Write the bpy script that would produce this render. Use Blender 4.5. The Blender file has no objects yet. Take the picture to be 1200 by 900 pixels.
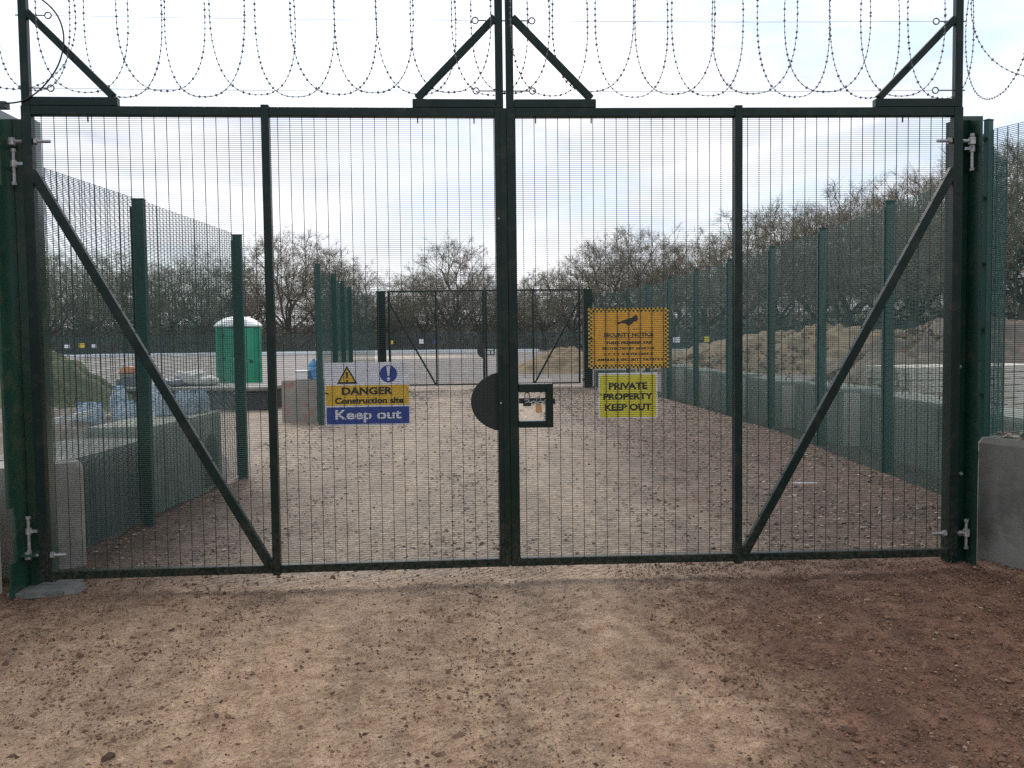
import bpy, math, random
from mathutils import Vector, Matrix, noise
R = math.radians
rnd = random.Random(7)
scene = bpy.context.scene
COL = scene.collection

# ------------------------------------------------------------------ helpers
def tag(o, label=None, cat=None, group=None, kind=None):
    if label: o['label'] = label
    if cat: o['category'] = cat
    if group: o['group'] = group
    if kind: o['kind'] = kind
    return o

def thing(name, label, cat, loc=(0, 0, 0), rz=0.0, group=None):
    o = bpy.data.objects.new(name, None)
    o.empty_display_size = 0.1
    COL.objects.link(o)
    o.location = loc
    o.rotation_euler = (0, 0, rz)
    return tag(o, label, cat, group)

class MB:
    """collects faces of one mesh"""
    def __init__(s):
        s.v, s.f, s.m = [], [], []
    def face(s, idx, mi=0):
        s.f.append(idx); s.m.append(mi)
    def hexa(s, p, mi=0):
        b = len(s.v); s.v += [tuple(q) for q in p]
        for q in ((0, 3, 2, 1), (4, 5, 6, 7), (0, 1, 5, 4), (1, 2, 6, 5), (2, 3, 7, 6), (3, 0, 4, 7)):
            s.face(tuple(b + i for i in q), mi)
        return s
    def box(s, x0, x1, y0, y1, z0, z1, mi=0):
        if x1 < x0: x0, x1 = x1, x0
        return s.hexa([(x0, y0, z0), (x1, y0, z0), (x1, y1, z0), (x0, y1, z0),
                       (x0, y0, z1), (x1, y0, z1), (x1, y1, z1), (x0, y1, z1)], mi)
    def bar(s, p, q, w, d, up=(0, 1, 0), mi=0):
        """box from p to q; w across, d along `up`"""
        p, q = Vector(p), Vector(q)
        a = (q - p).normalized()
        u = Vector(up); u = (u - a * u.dot(a)).normalized()
        c = a.cross(u)
        pts = []
        for e in (p, q):
            for sx, sy in ((-1, -1), (1, -1), (1, 1), (-1, 1)):
                pts.append(e + c * (sx * w / 2) + u * (sy * d / 2))
        return s.hexa(pts, mi)
    def tube(s, pts, r, n=6, mi=0, cap=True, closed=False):
        pts = [Vector(p) for p in pts]
        k = len(pts)
        rr = r if isinstance(r, (list, tuple)) else [r] * k
        b = len(s.v)
        ref = None
        for i in range(k):
            if closed: a = pts[(i + 1) % k] - pts[i - 1]
            else: a = pts[min(i + 1, k - 1)] - pts[max(i - 1, 0)]
            a.normalize()
            if ref is None:
                ref = Vector((0, 0, 1)) if abs(a.z) < .9 else Vector((1, 0, 0))
            u = (ref - a * ref.dot(a)).normalized(); ref = u
            c = a.cross(u)
            for j in range(n):
                t = 2 * math.pi * j / n
                s.v.append(tuple(pts[i] + (u * math.cos(t) + c * math.sin(t)) * rr[i]))
        for i in range(k if closed else k - 1):
            i2 = (i + 1) % k
            for j in range(n):
                j2 = (j + 1) % n
                s.face((b + i * n + j, b + i * n + j2, b + i2 * n + j2, b + i2 * n + j), mi)
        if cap and not closed:
            s.face(tuple(b + j for j in reversed(range(n))), mi)
            s.face(tuple(b + (k - 1) * n + j for j in range(n)), mi)
        return s
    def cyl(s, p, q, r, n=12, mi=0):
        return s.tube([p, q], r, n, mi)
    def disc_prism(s, pts2, y0, y1, mi=0):
        """polygon in xz extruded along y"""
        b = len(s.v); n = len(pts2)
        s.v += [(x, y0, z) for x, z in pts2] + [(x, y1, z) for x, z in pts2]
        s.face(tuple(b + i for i in range(n)), mi)
        s.face(tuple(b + n + i for i in reversed(range(n))), mi)
        for i in range(n):
            j = (i + 1) % n
            s.face((b + j, b + i, b + n + i, b + n + j), mi)
        return s
    def octa(s, c, ax, bx, cx, mi=0):
        b = len(s.v); c = Vector(c)
        s.v += [tuple(c + ax), tuple(c - ax), tuple(c + bx), tuple(c - bx), tuple(c + cx), tuple(c - cx)]
        for q in ((0, 2, 4), (2, 1, 4), (1, 3, 4), (3, 0, 4), (2, 0, 5), (1, 2, 5), (3, 1, 5), (0, 3, 5)):
            s.face(tuple(b + i for i in q), mi)
        return s
    def build(s, name, mat, parent=None, smooth=False, bevel=0.0, seg=2):
        me = bpy.data.meshes.new(name)
        me.from_pydata(s.v, [], s.f)
        mats = mat if isinstance(mat, (list, tuple)) else [mat]
        for m in mats: me.materials.append(m)
        if len(mats) > 1: me.polygons.foreach_set('material_index', s.m)
        if smooth: me.polygons.foreach_set('use_smooth', [True] * len(me.polygons))
        me.update()
        o = bpy.data.objects.new(name, me)
        COL.objects.link(o)
        if parent: o.parent = parent
        if bevel:
            bv = o.modifiers.new('bevel', 'BEVEL')
            bv.width = bevel; bv.segments = seg; bv.limit_method = 'ANGLE'
        return o

def copy_tree(o, parent=None):
    c = o.copy(); COL.objects.link(c)
    if parent: c.parent = parent
    for ch in list(o.children): copy_tree(ch, c)
    return c

def hf(x, y, s, seed=0.0):
    return noise.noise(Vector((x * s + seed, y * s - seed, seed * 1.7)))

# ------------------------------------------------------------------ materials
def newmat(name):
    m = bpy.data.materials.new(name); m.use_nodes = True
    nt = m.node_tree
    b = nt.nodes['Principled BSDF']
    return m, nt, b

def nd(nt, t, **kw):
    n = nt.nodes.new(t)
    for k, v in kw.items():
        if hasattr(n, k): setattr(n, k, v)
        else: n.inputs[k].default_value = v
    return n

def ramp(nt, fac, stops):
    r = nt.nodes.new('ShaderNodeValToRGB')
    e = r.color_ramp.elements
    while len(e) < len(stops): e.new(.5)
    for i, (p, c) in enumerate(stops):
        e[i].position = p
        e[i].color = (c, c, c, 1) if isinstance(c, (int, float)) else (*c, 1)
    nt.links.new(fac, r.inputs[0])
    return r.outputs[0]

def noise_tex(nt, vec, scale, detail=4, rough=.55, dist=0.0):
    n = nt.nodes.new('ShaderNodeTexNoise')
    n.inputs['Scale'].default_value = scale
    n.inputs['Detail'].default_value = detail
    n.inputs['Roughness'].default_value = rough
    n.inputs['Distortion'].default_value = dist
    if vec is not None: nt.links.new(vec, n.inputs['Vector'])
    return n.outputs['Fac']

def mixc(nt, fac, a, b, mode='MIX'):
    n = nt.nodes.new('ShaderNodeMix'); n.data_type = 'RGBA'; n.blend_type = mode
    for sock, val in ((n.inputs['Factor'], fac), (n.inputs['A'], a), (n.inputs['B'], b)):
        if isinstance(val, bpy.types.NodeSocket): nt.links.new(val, sock)
        elif isinstance(val, (int, float)): sock.default_value = val
        else: sock.default_value = (*val, 1)
    return n.outputs['Result']

def mth(nt, op, a, b=None, c=None, clamp=False):
    n = nt.nodes.new('ShaderNodeMath'); n.operation = op; n.use_clamp = clamp
    for i, v in enumerate((a, b, c)):
        if v is None: continue
        if isinstance(v, bpy.types.NodeSocket): nt.links.new(v, n.inputs[i])
        else: n.inputs[i].default_value = v
    return n.outputs[0]

def bump(nt, b, h, strength=.3, dist=.01):
    n = nt.nodes.new('ShaderNodeBump')
    n.inputs['Strength'].default_value = strength
    n.inputs['Distance'].default_value = dist
    nt.links.new(h, n.inputs['Height'])
    nt.links.new(n.outputs[0], b.inputs['Normal'])

def objco(nt):
    return nt.nodes.new('ShaderNodeTexCoord').outputs['Object']

def mat_varied(name, c1, c2, scale=6, rough=(.5, .7), metal=0.0, bmp=.1, bscale=60, spec=.5, stain=None, stain_scale=2.0, stain_amt=.5):
    m, nt, b = newmat(name)
    co = objco(nt)
    f = noise_tex(nt, co, scale, 5)
    col = mixc(nt, ramp(nt, f, [(.32, 0.0), (.68, 1.0)]), c1, c2)
    if stain:
        g = noise_tex(nt, co, stain_scale, 6, .65)
        col = mixc(nt, mth(nt, 'MULTIPLY', ramp(nt, g, [(.52, 0.0), (.66, 1.0)]), stain_amt), col, stain)
    nt.links.new(col, b.inputs['Base Color'])
    g2 = noise_tex(nt, co, scale * 3, 4)
    rr = nt.nodes.new('ShaderNodeMapRange')
    rr.inputs['To Min'].default_value = rough[0]; rr.inputs['To Max'].default_value = rough[1]
    nt.links.new(g2, rr.inputs['Value']); nt.links.new(rr.outputs[0], b.inputs['Roughness'])
    b.inputs['Metallic'].default_value = metal
    b.inputs['Specular IOR Level'].default_value = spec
    if bmp: bump(nt, b, noise_tex(nt, co, bscale, 4), bmp, .005)
    return m

M = {}
M['green'] = mat_varied('dark_green_paint', (.0035, .013, .010), (.005, .019, .014), 5, (.25, .42), bmp=.06, bscale=90, spec=.2, stain=(.05, .040, .03), stain_scale=9, stain_amt=.35)
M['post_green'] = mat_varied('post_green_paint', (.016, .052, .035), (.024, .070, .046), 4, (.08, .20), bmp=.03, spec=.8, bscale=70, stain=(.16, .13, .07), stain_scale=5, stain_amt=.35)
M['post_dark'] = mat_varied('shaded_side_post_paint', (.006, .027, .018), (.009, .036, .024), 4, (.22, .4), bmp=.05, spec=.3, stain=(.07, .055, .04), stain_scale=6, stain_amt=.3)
M['wire'] = mat_varied('dark_green_wire', (.010, .022, .018), (.014, .030, .024), 3, (.45, .6), bmp=0)
M['fence_wire'] = mat_varied('green_fence_wire', (.020, .080, .068), (.028, .100, .084), 3, (.4, .55), bmp=0)
M['fence_post'] = mat_varied('green_fence_post', (.012, .056, .046), (.018, .074, .058), 4, (.3, .5), bmp=.05, spec=.25, stain=(.06, .06, .05), stain_scale=5, stain_amt=.3)
M['galv'] = mat_varied('galvanised_steel', (.28, .28, .275), (.42, .42, .41), 30, (.4, .6), metal=.6, bmp=.1, stain=(.20, .15, .11), stain_scale=25, stain_amt=.5)
M['razor'] = mat_varied('razor_wire_steel', (.10, .10, .105), (.17, .17, .175), 20, (.45, .6), metal=.4, bmp=0)
M['rust'] = mat_varied('rusty_brown_steel', (.10, .045, .03), (.15, .07, .045), 9, (.6, .8), bmp=.2)
M['black'] = mat_varied('black_plate', (.008, .010, .010), (.014, .016, .015), 8, (.4, .6), bmp=.05, stain=(.03, .024, .018), stain_scale=9, stain_amt=.5)
M['brass'] = mat_varied('brass', (.42, .24, .10), (.55, .32, .13), 30, (.3, .45), metal=.9, bmp=0)
M['concrete'] = mat_varied('pale_concrete', (.23, .22, .195), (.33, .315, .285), 3, (.8, .95), bmp=.35, bscale=45, stain=(.12, .11, .085), stain_scale=1.8, stain_amt=.65)
M['concrete_mid'] = mat_varied('grey_concrete', (.125, .120, .108), (.195, .188, .168), 3, (.8, .95), bmp=.4, bscale=45, stain=(.07, .065, .055), stain_scale=2.2, stain_amt=.75)
M['concrete_green'] = mat_varied('algae_concrete', (.195, .215, .180), (.295, .315, .265), 2.5, (.8, .95), bmp=.35, bscale=45, stain=(.08, .095, .065), stain_scale=1.6, stain_amt=.7)
M['concrete_dark'] = mat_varied('dark_concrete', (.100, .102, .096), (.170, .168, .152), 2.2, (.75, .95), bmp=.35, bscale=40, stain=(.055, .06, .05), stain_scale=1.5, stain_amt=.7)  # darkest grey of the concrete tones
M['concrete_light'] = mat_varied('cream_and_lit_concrete', (.52, .49, .42), (.62, .58, .50), 2.5, (.8, .95), bmp=.25, bscale=45, stain=(.33, .23, .14), stain_scale=1.8, stain_amt=.45)  # cream tone also stands for light on block ends and the left block
M['concrete_red'] = mat_varied('paint_marked_concrete', (.24, .22, .19), (.34, .31, .27), 3, (.8, .95), bmp=.3, bscale=45, stain=(.33, .10, .08), stain_scale=2.6, stain_amt=.7)
M['platform_dark'] = mat_varied('dark_platform_side', (.022, .024, .030), (.045, .047, .055), 3, (.6, .8), bmp=.2)
M['timber'] = mat_varied('weathered_timber', (.30, .24, .17), (.42, .35, .26), 5, (.75, .9), bmp=.2)
M['toilet_green'] = mat_varied('toilet_green_plastic', (.012, .26, .145), (.020, .32, .185), 2, (.22, .36), bmp=.05, bscale=20)
M['toilet_white'] = mat_varied('translucent_white_plastic', (.72, .76, .76), (.82, .84, .84), 2, (.35, .5), bmp=.05)
M['white_plastic'] = mat_varied('white_plastic', (.74, .74, .73), (.82, .82, .80), 5, (.3, .45), bmp=.05)
M['sack'] = mat_varied('white_woven_sack', (.55, .54, .50), (.72, .71, .67), 4, (.7, .9), bmp=.6, bscale=9, stain=(.30, .25, .18), stain_scale=2.5, stain_amt=.5)
M['orange'] = mat_varied('orange_plastic', (.45, .14, .05), (.55, .19, .07), 4, (.4, .6), bmp=.2, bscale=20)
M['tarp'] = mat_varied('grey_tarp', (.10, .11, .13), (.17, .18, .20), 4, (.4, .6), bmp=.5, bscale=12)
M['bark'] = mat_varied('bark', (.060, .052, .042), (.115, .098, .080), 3, (.8, .95), bmp=.5, bscale=14)
M['twig'] = mat_varied('twig_brown', (.150, .126, .094), (.240, .202, .150), .5, (.8, .95), bmp=0)
M['twig_olive'] = mat_varied('budding_twig_olive', (.140, .130, .078), (.225, .200, .120), .5, (.8, .95), bmp=0)
M['thicket'] = mat_varied('thicket_brown', (.085, .078, .068), (.195, .170, .128), .30, (.85, .95), bmp=0)
M['sand_soil'] = mat_varied('sandy_soil', (.20, .145, .088), (.32, .24, .152), 1.2, (.9, 1), bmp=.8, bscale=6, stain=(.10, .085, .05), stain_scale=.8, stain_amt=.7)
M['dark_soil'] = mat_varied('brown_soil', (.13, .10, .085), (.20, .155, .12), 1.4, (.9, 1), bmp=.8, bscale=7, stain=(.09, .075, .07), stain_scale=.9, stain_amt=.6)
M['grass_soil'] = mat_varied('grass_on_soil', (.045, .062, .020), (.075, .085, .030), 2.0, (.9, 1), bmp=.8, bscale=12, stain=(.11, .085, .06), stain_scale=.7, stain_amt=.8)
M['palisade'] = mat_varied('teal_palisade_paint', (.026, .052, .056), (.045, .080, .082), 1, (.4, .6), bmp=0)

def flat(name, c, rough=.35, spec=.5):
    return mat_varied(name, tuple(x * .93 for x in c), tuple(min(1, x * 1.05) for x in c), 9, (rough, rough + .15), bmp=.03, spec=spec,
                      stain=tuple(x * .6 + .02 for x in c), stain_scale=11, stain_amt=.25)
M['s_white'] = flat('sign_white', (.84, .84, .88))
M['s_yellow'] = flat('sign_amber', (.86, .53, .035))
M['s_lemon'] = flat('sign_lemon_yellow', (.74, .66, .04))
M['s_orange'] = flat('sign_orange_yellow', (.84, .42, .03))
M['s_blue'] = flat('sign_blue', (.018, .055, .32))
M['s_black'] = flat('sign_black', (.012, .011, .012))

m, nt, b = newmat('water_bottle_plastic'); M['water'] = m
co = objco(nt)
nt.links.new(mixc(nt, ramp(nt, noise_tex(nt, co, 14, 3), [(.4, 0.0), (.6, 1.0)]), (.36, .48, .60), (.62, .69, .76)), b.inputs['Base Color'])
b.inputs['Roughness'].default_value = .12; b.inputs['Transmission Weight'].default_value = .25
bump(nt, b, noise_tex(nt, co, 25, 3), .5, .01)
m, nt, b = newmat('blue_bottle_plastic'); M['blue_bottle'] = m
b.inputs['Base Color'].default_value = (.16, .42, .72, 1)
b.inputs['Roughness'].default_value = .1; b.inputs['Transmission Weight'].default_value = .35
m, nt, b = newmat('pink_label'); M['pink'] = m
b.inputs['Base Color'].default_value = (.55, .22, .38, 1); b.inputs['Roughness'].default_value = .4

nt = M['green'].node_tree; b = nt.nodes['Principled BSDF']
src = b.inputs['Base Color'].links[0].from_socket
co = objco(nt); sp_ = nt.nodes.new('ShaderNodeSeparateXYZ'); nt.links.new(co, sp_.inputs[0])
mr = nt.nodes.new('ShaderNodeMapRange'); mr.inputs['From Min'].default_value = .07; mr.inputs['From Max'].default_value = .55
mr.inputs['To Min'].default_value = .26; mr.inputs['To Max'].default_value = 0
nt.links.new(sp_.outputs['Z'], mr.inputs['Value'])
spl = ramp(nt, noise_tex(nt, co, 38, 5, .7), [(.44, 0.0), (.60, 1.0)])
nt.links.new(mixc(nt, mth(nt, 'MULTIPLY', mr.outputs[0], spl), src, (.15, .095, .065)), b.inputs['Base Color'])

# ground -------------------------------------------------------------
def ground_mat():
    m, nt, b = newmat('gravel_ground')
    co = objco(nt)
    sep = nt.nodes.new('ShaderNodeSeparateXYZ'); nt.links.new(co, sep.inputs[0])
    X, Y = sep.outputs['X'], sep.outputs['Y']
    wob = mth(nt, 'MULTIPLY', mth(nt, 'SUBTRACT', noise_tex(nt, co, .8, 5, .6), .5), 2.2)
    wob2 = mth(nt, 'MULTIPLY', mth(nt, 'SUBTRACT', noise_tex(nt, co, 3.5, 5, .65), .5), 1.3)
    w = mth(nt, 'ADD', wob, wob2)
    def sstep(v, a, bb):
        n = nt.nodes.new('ShaderNodeMapRange'); n.interpolation_type = 'SMOOTHSTEP'
        n.inputs['From Min'].default_value = a; n.inputs['From Max'].default_value = bb
        nt.links.new(v, n.inputs['Value']); return n.outputs[0]
    Xw = mth(nt, 'ADD', X, w)
    # pale worn track in front of the gate
    track = mth(nt, 'MULTIPLY', sstep(Xw, -4.2, -2.0), mth(nt, 'SUBTRACT', 1.0, sstep(Xw, .25, 1.5)))
    fine = noise_tex(nt, co, 55, 6, .7)
    mid = noise_tex(nt, co, 9, 6, .65)
    grit = noise_tex(nt, co, 160, 3, .6)
    brown = mixc(nt, ramp(nt, mid, [(.35, 0.0), (.65, 1.0)]), (.125, .056, .033), (.235, .120, .072))
    sandy = mixc(nt, ramp(nt, mid, [(.33, 0.0), (.62, 1.0)]), (.315, .188, .112), (.52, .355, .232))
    front = mixc(nt, track, brown, sandy)
    # gravel lane inside the gate
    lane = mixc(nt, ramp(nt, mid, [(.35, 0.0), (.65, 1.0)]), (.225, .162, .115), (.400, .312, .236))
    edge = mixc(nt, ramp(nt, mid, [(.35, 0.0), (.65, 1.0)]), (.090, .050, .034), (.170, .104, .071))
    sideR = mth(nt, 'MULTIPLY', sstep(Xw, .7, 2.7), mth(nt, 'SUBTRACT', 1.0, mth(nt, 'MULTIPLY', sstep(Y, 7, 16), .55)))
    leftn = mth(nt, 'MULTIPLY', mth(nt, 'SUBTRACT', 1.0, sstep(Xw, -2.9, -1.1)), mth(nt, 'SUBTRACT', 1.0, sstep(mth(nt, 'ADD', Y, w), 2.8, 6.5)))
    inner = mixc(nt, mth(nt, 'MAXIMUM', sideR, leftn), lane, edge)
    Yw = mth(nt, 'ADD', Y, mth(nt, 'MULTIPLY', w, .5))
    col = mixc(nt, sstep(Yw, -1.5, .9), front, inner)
    # open yard beyond the far gate
    yard = mixc(nt, ramp(nt, noise_tex(nt, co, .25, 6, .6), [(.35, 0.0), (.65, 1.0)]), (.17, .148, .142), (.23, .205, .20))
    offroad = mth(nt, 'MAXIMUM', sstep(Yw, 21, 30), mth(nt, 'MAXIMUM', sstep(mth(nt, 'MULTIPLY', Xw, -1.0), 5.0, 8.0), sstep(Xw, 7, 10)))
    col = mixc(nt, offroad, col, yard)
    # pale sandy strip far out in the yard, and rough grass towards the wood
    band = mth(nt, 'MULTIPLY', sstep(mth(nt, 'ADD', Y, wob), 66, 70), mth(nt, 'SUBTRACT', 1.0, sstep(mth(nt, 'ADD', Y, wob), 80, 86)))
    band = mth(nt, 'MULTIPLY', band, mth(nt, 'SUBTRACT', 1.0, sstep(X, -2, 2)))
    band = mth(nt, 'MULTIPLY', band, sstep(X, -14, -9))
    col = mixc(nt, band, col, (.55, .48, .40))
    col = mixc(nt, sstep(Yw, 112, 125), col, (.07, .07, .035))
    # streaks along the driving direction and wheel tracks
    mpn = nt.nodes.new('ShaderNodeMapping'); mpn.inputs['Scale'].default_value = (1.0, .16, 1); mpn.inputs['Rotation'].default_value = (0, 0, R(8))
    nt.links.new(co, mpn.inputs['Vector'])
    strk = noise_tex(nt, mpn.outputs[0], 3.2, 6, .6)
    col = mixc(nt, 1.0, col, ramp(nt, strk, [(.34, .74), (.5, 1.0), (.66, 1.16)]), 'MULTIPLY')
    Xr = mth(nt, 'ADD', X, mth(nt, 'ADD', mth(nt, 'MULTIPLY', Y, -.02), mth(nt, 'MULTIPLY', w, .10)))
    def rut(x0_):
        d_ = mth(nt, 'ABSOLUTE', mth(nt, 'SUBTRACT', Xr, x0_))
        return mth(nt, 'SUBTRACT', 1.0, sstep(d_, .14, .40))
    ruts = mth(nt, 'MAXIMUM', rut(-1.05), rut(.60))
    col = mixc(nt, ruts, mixc(nt, 1.0, col, (.97, .965, .96), 'MULTIPLY'), mixc(nt, 1.0, col, (1.06, 1.055, 1.045), 'MULTIPLY'))
    grt = noise_tex(nt, co, 120, 4, .7)
    col = mixc(nt, 1.0, col, ramp(nt, grt, [(.36, .60), (.48, 1.0), (.66, 1.25)]), 'MULTIPLY')
    # grit specks
    spk = ramp(nt, fine, [(.34, .42), (.47, 1.0), (.66, 1.22)])
    col = mixc(nt, 1.0, col, spk, 'MULTIPLY')
    nt.links.new(col, b.inputs['Base Color'])
    wet = mth(nt, 'MULTIPLY', sstep(Yw, -.6, .6), noise_tex(nt, co, 1.3, 4))
    rg = nt.nodes.new('ShaderNodeMapRange'); rg.inputs['To Min'].default_value = .86; rg.inputs['To Max'].default_value = .50
    nt.links.new(wet, rg.inputs['Value']); nt.links.new(rg.outputs[0], b.inputs['Roughness'])
    b.inputs['Specular IOR Level'].default_value = .35
    h = mth(nt, 'ADD', mth(nt, 'MULTIPLY', fine, .55), mth(nt, 'ADD', mth(nt, 'MULTIPLY', mid, 1.2), mth(nt, 'MULTIPLY', grit, .25)))
    wv = nt.nodes.new('ShaderNodeTexWave'); wv.inputs['Scale'].default_value = 5.5; wv.inputs['Distortion'].default_value = 5.0
    wv.inputs['Detail'].default_value = 3; wv.inputs['Detail Scale'].default_value = 2.5
    wmp = nt.nodes.new('ShaderNodeMapping'); wmp.inputs['Rotation'].default_value = (0, 0, R(52)); nt.links.new(co, wmp.inputs['Vector'])
    nt.links.new(wmp.outputs[0], wv.inputs['Vector'])
    h = mth(nt, 'ADD', h, mth(nt, 'MULTIPLY', mth(nt, 'MULTIPLY', wv.outputs['Fac'], track), .32))
    bump(nt, b, h, 1.0, .035)
    return m
M['ground'] = ground_mat()

def stone_mat(name, stops):
    m, nt, b = newmat(name)
    g = nt.nodes.new('ShaderNodeNewGeometry')
    nt.links.new(ramp(nt, g.outputs['Random Per Island'], stops), b.inputs['Base Color'])
    b.inputs['Roughness'].default_value = .85
    b.inputs['Specular IOR Level'].default_value = .3
    return m
M['stones'] = stone_mat('gravel_stones', [(0, (.055, .028, .018)), (.35, (.12, .062, .040)), (.65, (.19, .100, .060)), (.9, (.17, .105, .072)), (1, (.33, .23, .165))])
M['stones_in'] = stone_mat('grey_gravel_stones', [(0, (.055, .042, .034)), (.4, (.15, .108, .082)), (.75, (.27, .205, .16)), (1, (.42, .35, .29))])

# ------------------------------------------------------------------ camera
CAM = Vector((-.282, -5.787, 1.58))
F = Vector((.05300441, .99726142, -.05157711)); RT = Vector((.99848132, -.05370452, -.01228332)); UP = Vector((.0150196, .05084771, .99859347))
cd = bpy.data.cameras.new('camera'); cam = bpy.data.objects.new('camera', cd); COL.objects.link(cam)
mt = Matrix((RT, UP, -F)).transposed().to_4x4(); mt.translation = CAM
cam.matrix_world = mt
cd.sensor_width = 36; cd.lens = 36 * 1040 / 1200; cd.clip_end = 3000; cd.clip_start = .05
scene.camera = cam

# ------------------------------------------------------------------ sky, sun
w = bpy.data.worlds.new('World'); scene.world = w; w.use_nodes = True
nt = w.node_tree
bg = nt.nodes['Background']
sky = nt.nodes.new('ShaderNodeTexSky'); sky.sky_type = 'NISHITA'; sky.sun_disc = False
SUN_EL, SUN_AZ = R(42), R(-12)     # ahead of the camera, a little to the left
sky.sun_elevation = SUN_EL; sky.sun_rotation = SUN_AZ; sky.air_density = 1.0; sky.dust_density = 2.0
tc = nt.nodes.new('ShaderNodeTexCoord'); mp = nt.nodes.new('ShaderNodeMapping')
mp.inputs['Scale'].default_value = (1, 1, 2.6); mp.inputs['Location'].default_value = (.35, .2, .1)
nt.links.new(tc.outputs['Generated'], mp.inputs['Vector'])
n1 = noise_tex(nt, mp.outputs[0], 2.6, 7, .55, .3)
n2 = noise_tex(nt, mp.outputs[0], 5.2, 6, .55, .2)
cloud = mixc(nt, ramp(nt, n2, [(.34, 0.0), (.62, 1.0)]), (5.2, 5.5, 6.4), (8.9, 8.9, 9.1))
col = mixc(nt, ramp(nt, n1, [(.41, .32), (.55, 1.0)]), mixc(nt, .5, sky.outputs[0], (4.0, 6.0, 7.8)), cloud)
nt.links.new(col, bg.inputs['Color'])
bg.inputs['Strength'].default_value = .105
sd = bpy.data.lights.new('sun', 'SUN'); sd.energy = 1.25; sd.angle = R(20); sd.color = (1, .93, .82)
so = bpy.data.objects.new('sun', sd); COL.objects.link(so)
sdir = Vector((math.sin(SUN_AZ) * math.cos(SUN_EL), math.cos(SUN_AZ) * math.cos(SUN_EL), math.sin(SUN_EL)))
so.rotation_euler = sdir.to_track_quat('Z', 'Y').to_euler()
vs = scene.view_settings
vs.view_transform = 'Standard'; vs.look = 'None'; vs.gamma = 1; vs.exposure = .68; vs.use_curve_mapping = False

# ------------------------------------------------------------------ ground sheet
def gz(x, y):
    d = max(abs(x), abs(y))
    k = 1.0 if d < 12 else max(0.0, 1 - (d - 12) / 14)
    z = .018 * hf(x, y, .55, 3.1) + .012 * hf(x, y, 1.9, 8.2)
    z += .010 * hf(x, y, 6.0, 1.7)
    z += .05 * max(0.0, min(1.0, (x - 2.3) / 1.8)) * (1 if y > -1 else 0)   # gravel heaped along the right fence
    return z * k - .012
def axis(a, b, fine, far, grow):
    c = [a]
    while c[-1] < b: c.append(c[-1] + fine)
    st = fine
    lo, hi = [], []
    q = a
    while q > -far: st *= grow; q -= st; lo.append(q)
    st = fine; q = c[-1]
    while q < far: st *= grow; q += st; hi.append(q)
    return list(reversed(lo)) + c + hi
xs = axis(-4.0, 4.6, .032, 1500, 1.16)
ys = axis(-4.0, 1.6, .030, 1500, 1.07)
mb = MB()
nx = len(xs)
for y in ys:
    for x in xs:
        z = gz(x, y)
        if -5 < x < 5.5 and -5 < y < 5:
            q = noise.fractal(Vector((x * 7, y * 7, .3)), .8, 2.1, 4)
            rough = .010 + .010 * max(0, min(1, (abs(x + .6) - 1.2) / 1.4))
            z += rough * q + .004 * abs(hf(x, y, 24, 5))
        mb.v.append((x, y, z))
for j in range(len(ys) - 1):
    for i in range(nx - 1):
        a = j * nx + i
        mb.f.append((a, a + 1, a + nx + 1, a + nx)); mb.m.append(0)
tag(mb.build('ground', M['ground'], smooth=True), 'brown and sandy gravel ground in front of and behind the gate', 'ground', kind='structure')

def stone(mb, x, y, r, sink=.35):
    z = gz(x, y) + r * (.55 - sink)
    b = len(mb.v)
    rz = rnd.random() * 6.28
    sx, sy, sz = r * rnd.uniform(.8, 1.5), r * rnd.uniform(.6, 1.0), r * rnd.uniform(.45, .8)
    c, s = math.cos(rz), math.sin(rz)
    pts = []
    for (px, py, pz) in ((1, .1, .1), (.3, .9, -.1), (-.7, .6, .15), (-.9, -.3, -.1), (-.1, -1, .1), (.7, -.6, 0), (.25, .2, .85), (-.35, -.15, .8)):
        px += rnd.uniform(-.25, .25); py += rnd.uniform(-.25, .25); pz += rnd.uniform(-.2, .2)
        X_, Y_ = px * sx, py * sy
        pts.append((x + X_ * c - Y_ * s, y + X_ * s + Y_ * c, z + pz * sz))
    mb.v += pts
    for q in ((0, 1, 6), (1, 2, 7, 6), (2, 3, 7), (3, 4, 7), (4, 5, 6, 7), (5, 0, 6)):
        mb.face(tuple(b + i for i in q))
mb = MB()
for i in range(34000):
    x = rnd.uniform(-4.2, 4.6); y = rnd.uniform(-3.8, .35)
    cl = noise.noise(Vector((x * 1.6, y * 1.6, 4))) + .5 * noise.noise(Vector((x * 5, y * 5, 9)))
    side = max(0, min(1, (x - .7) / .8)) + max(0, min(1, (-2.6 - x) / 1.1)) * .8
    rt_ = max(math.exp(-((x + 1.05 - .02 * y) / .33) ** 2), math.exp(-((x - .60 - .02 * y) / .33) ** 2))
    if rnd.random() > (.22 + .75 * side + max(0, cl) * .9) * (1 - .8 * rt_): continue
    r = .004 + .009 * rnd.random() ** 2.0 + (.016 * rnd.random() if rnd.random() < .03 else 0)
    stone(mb, x, y, r)
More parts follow.
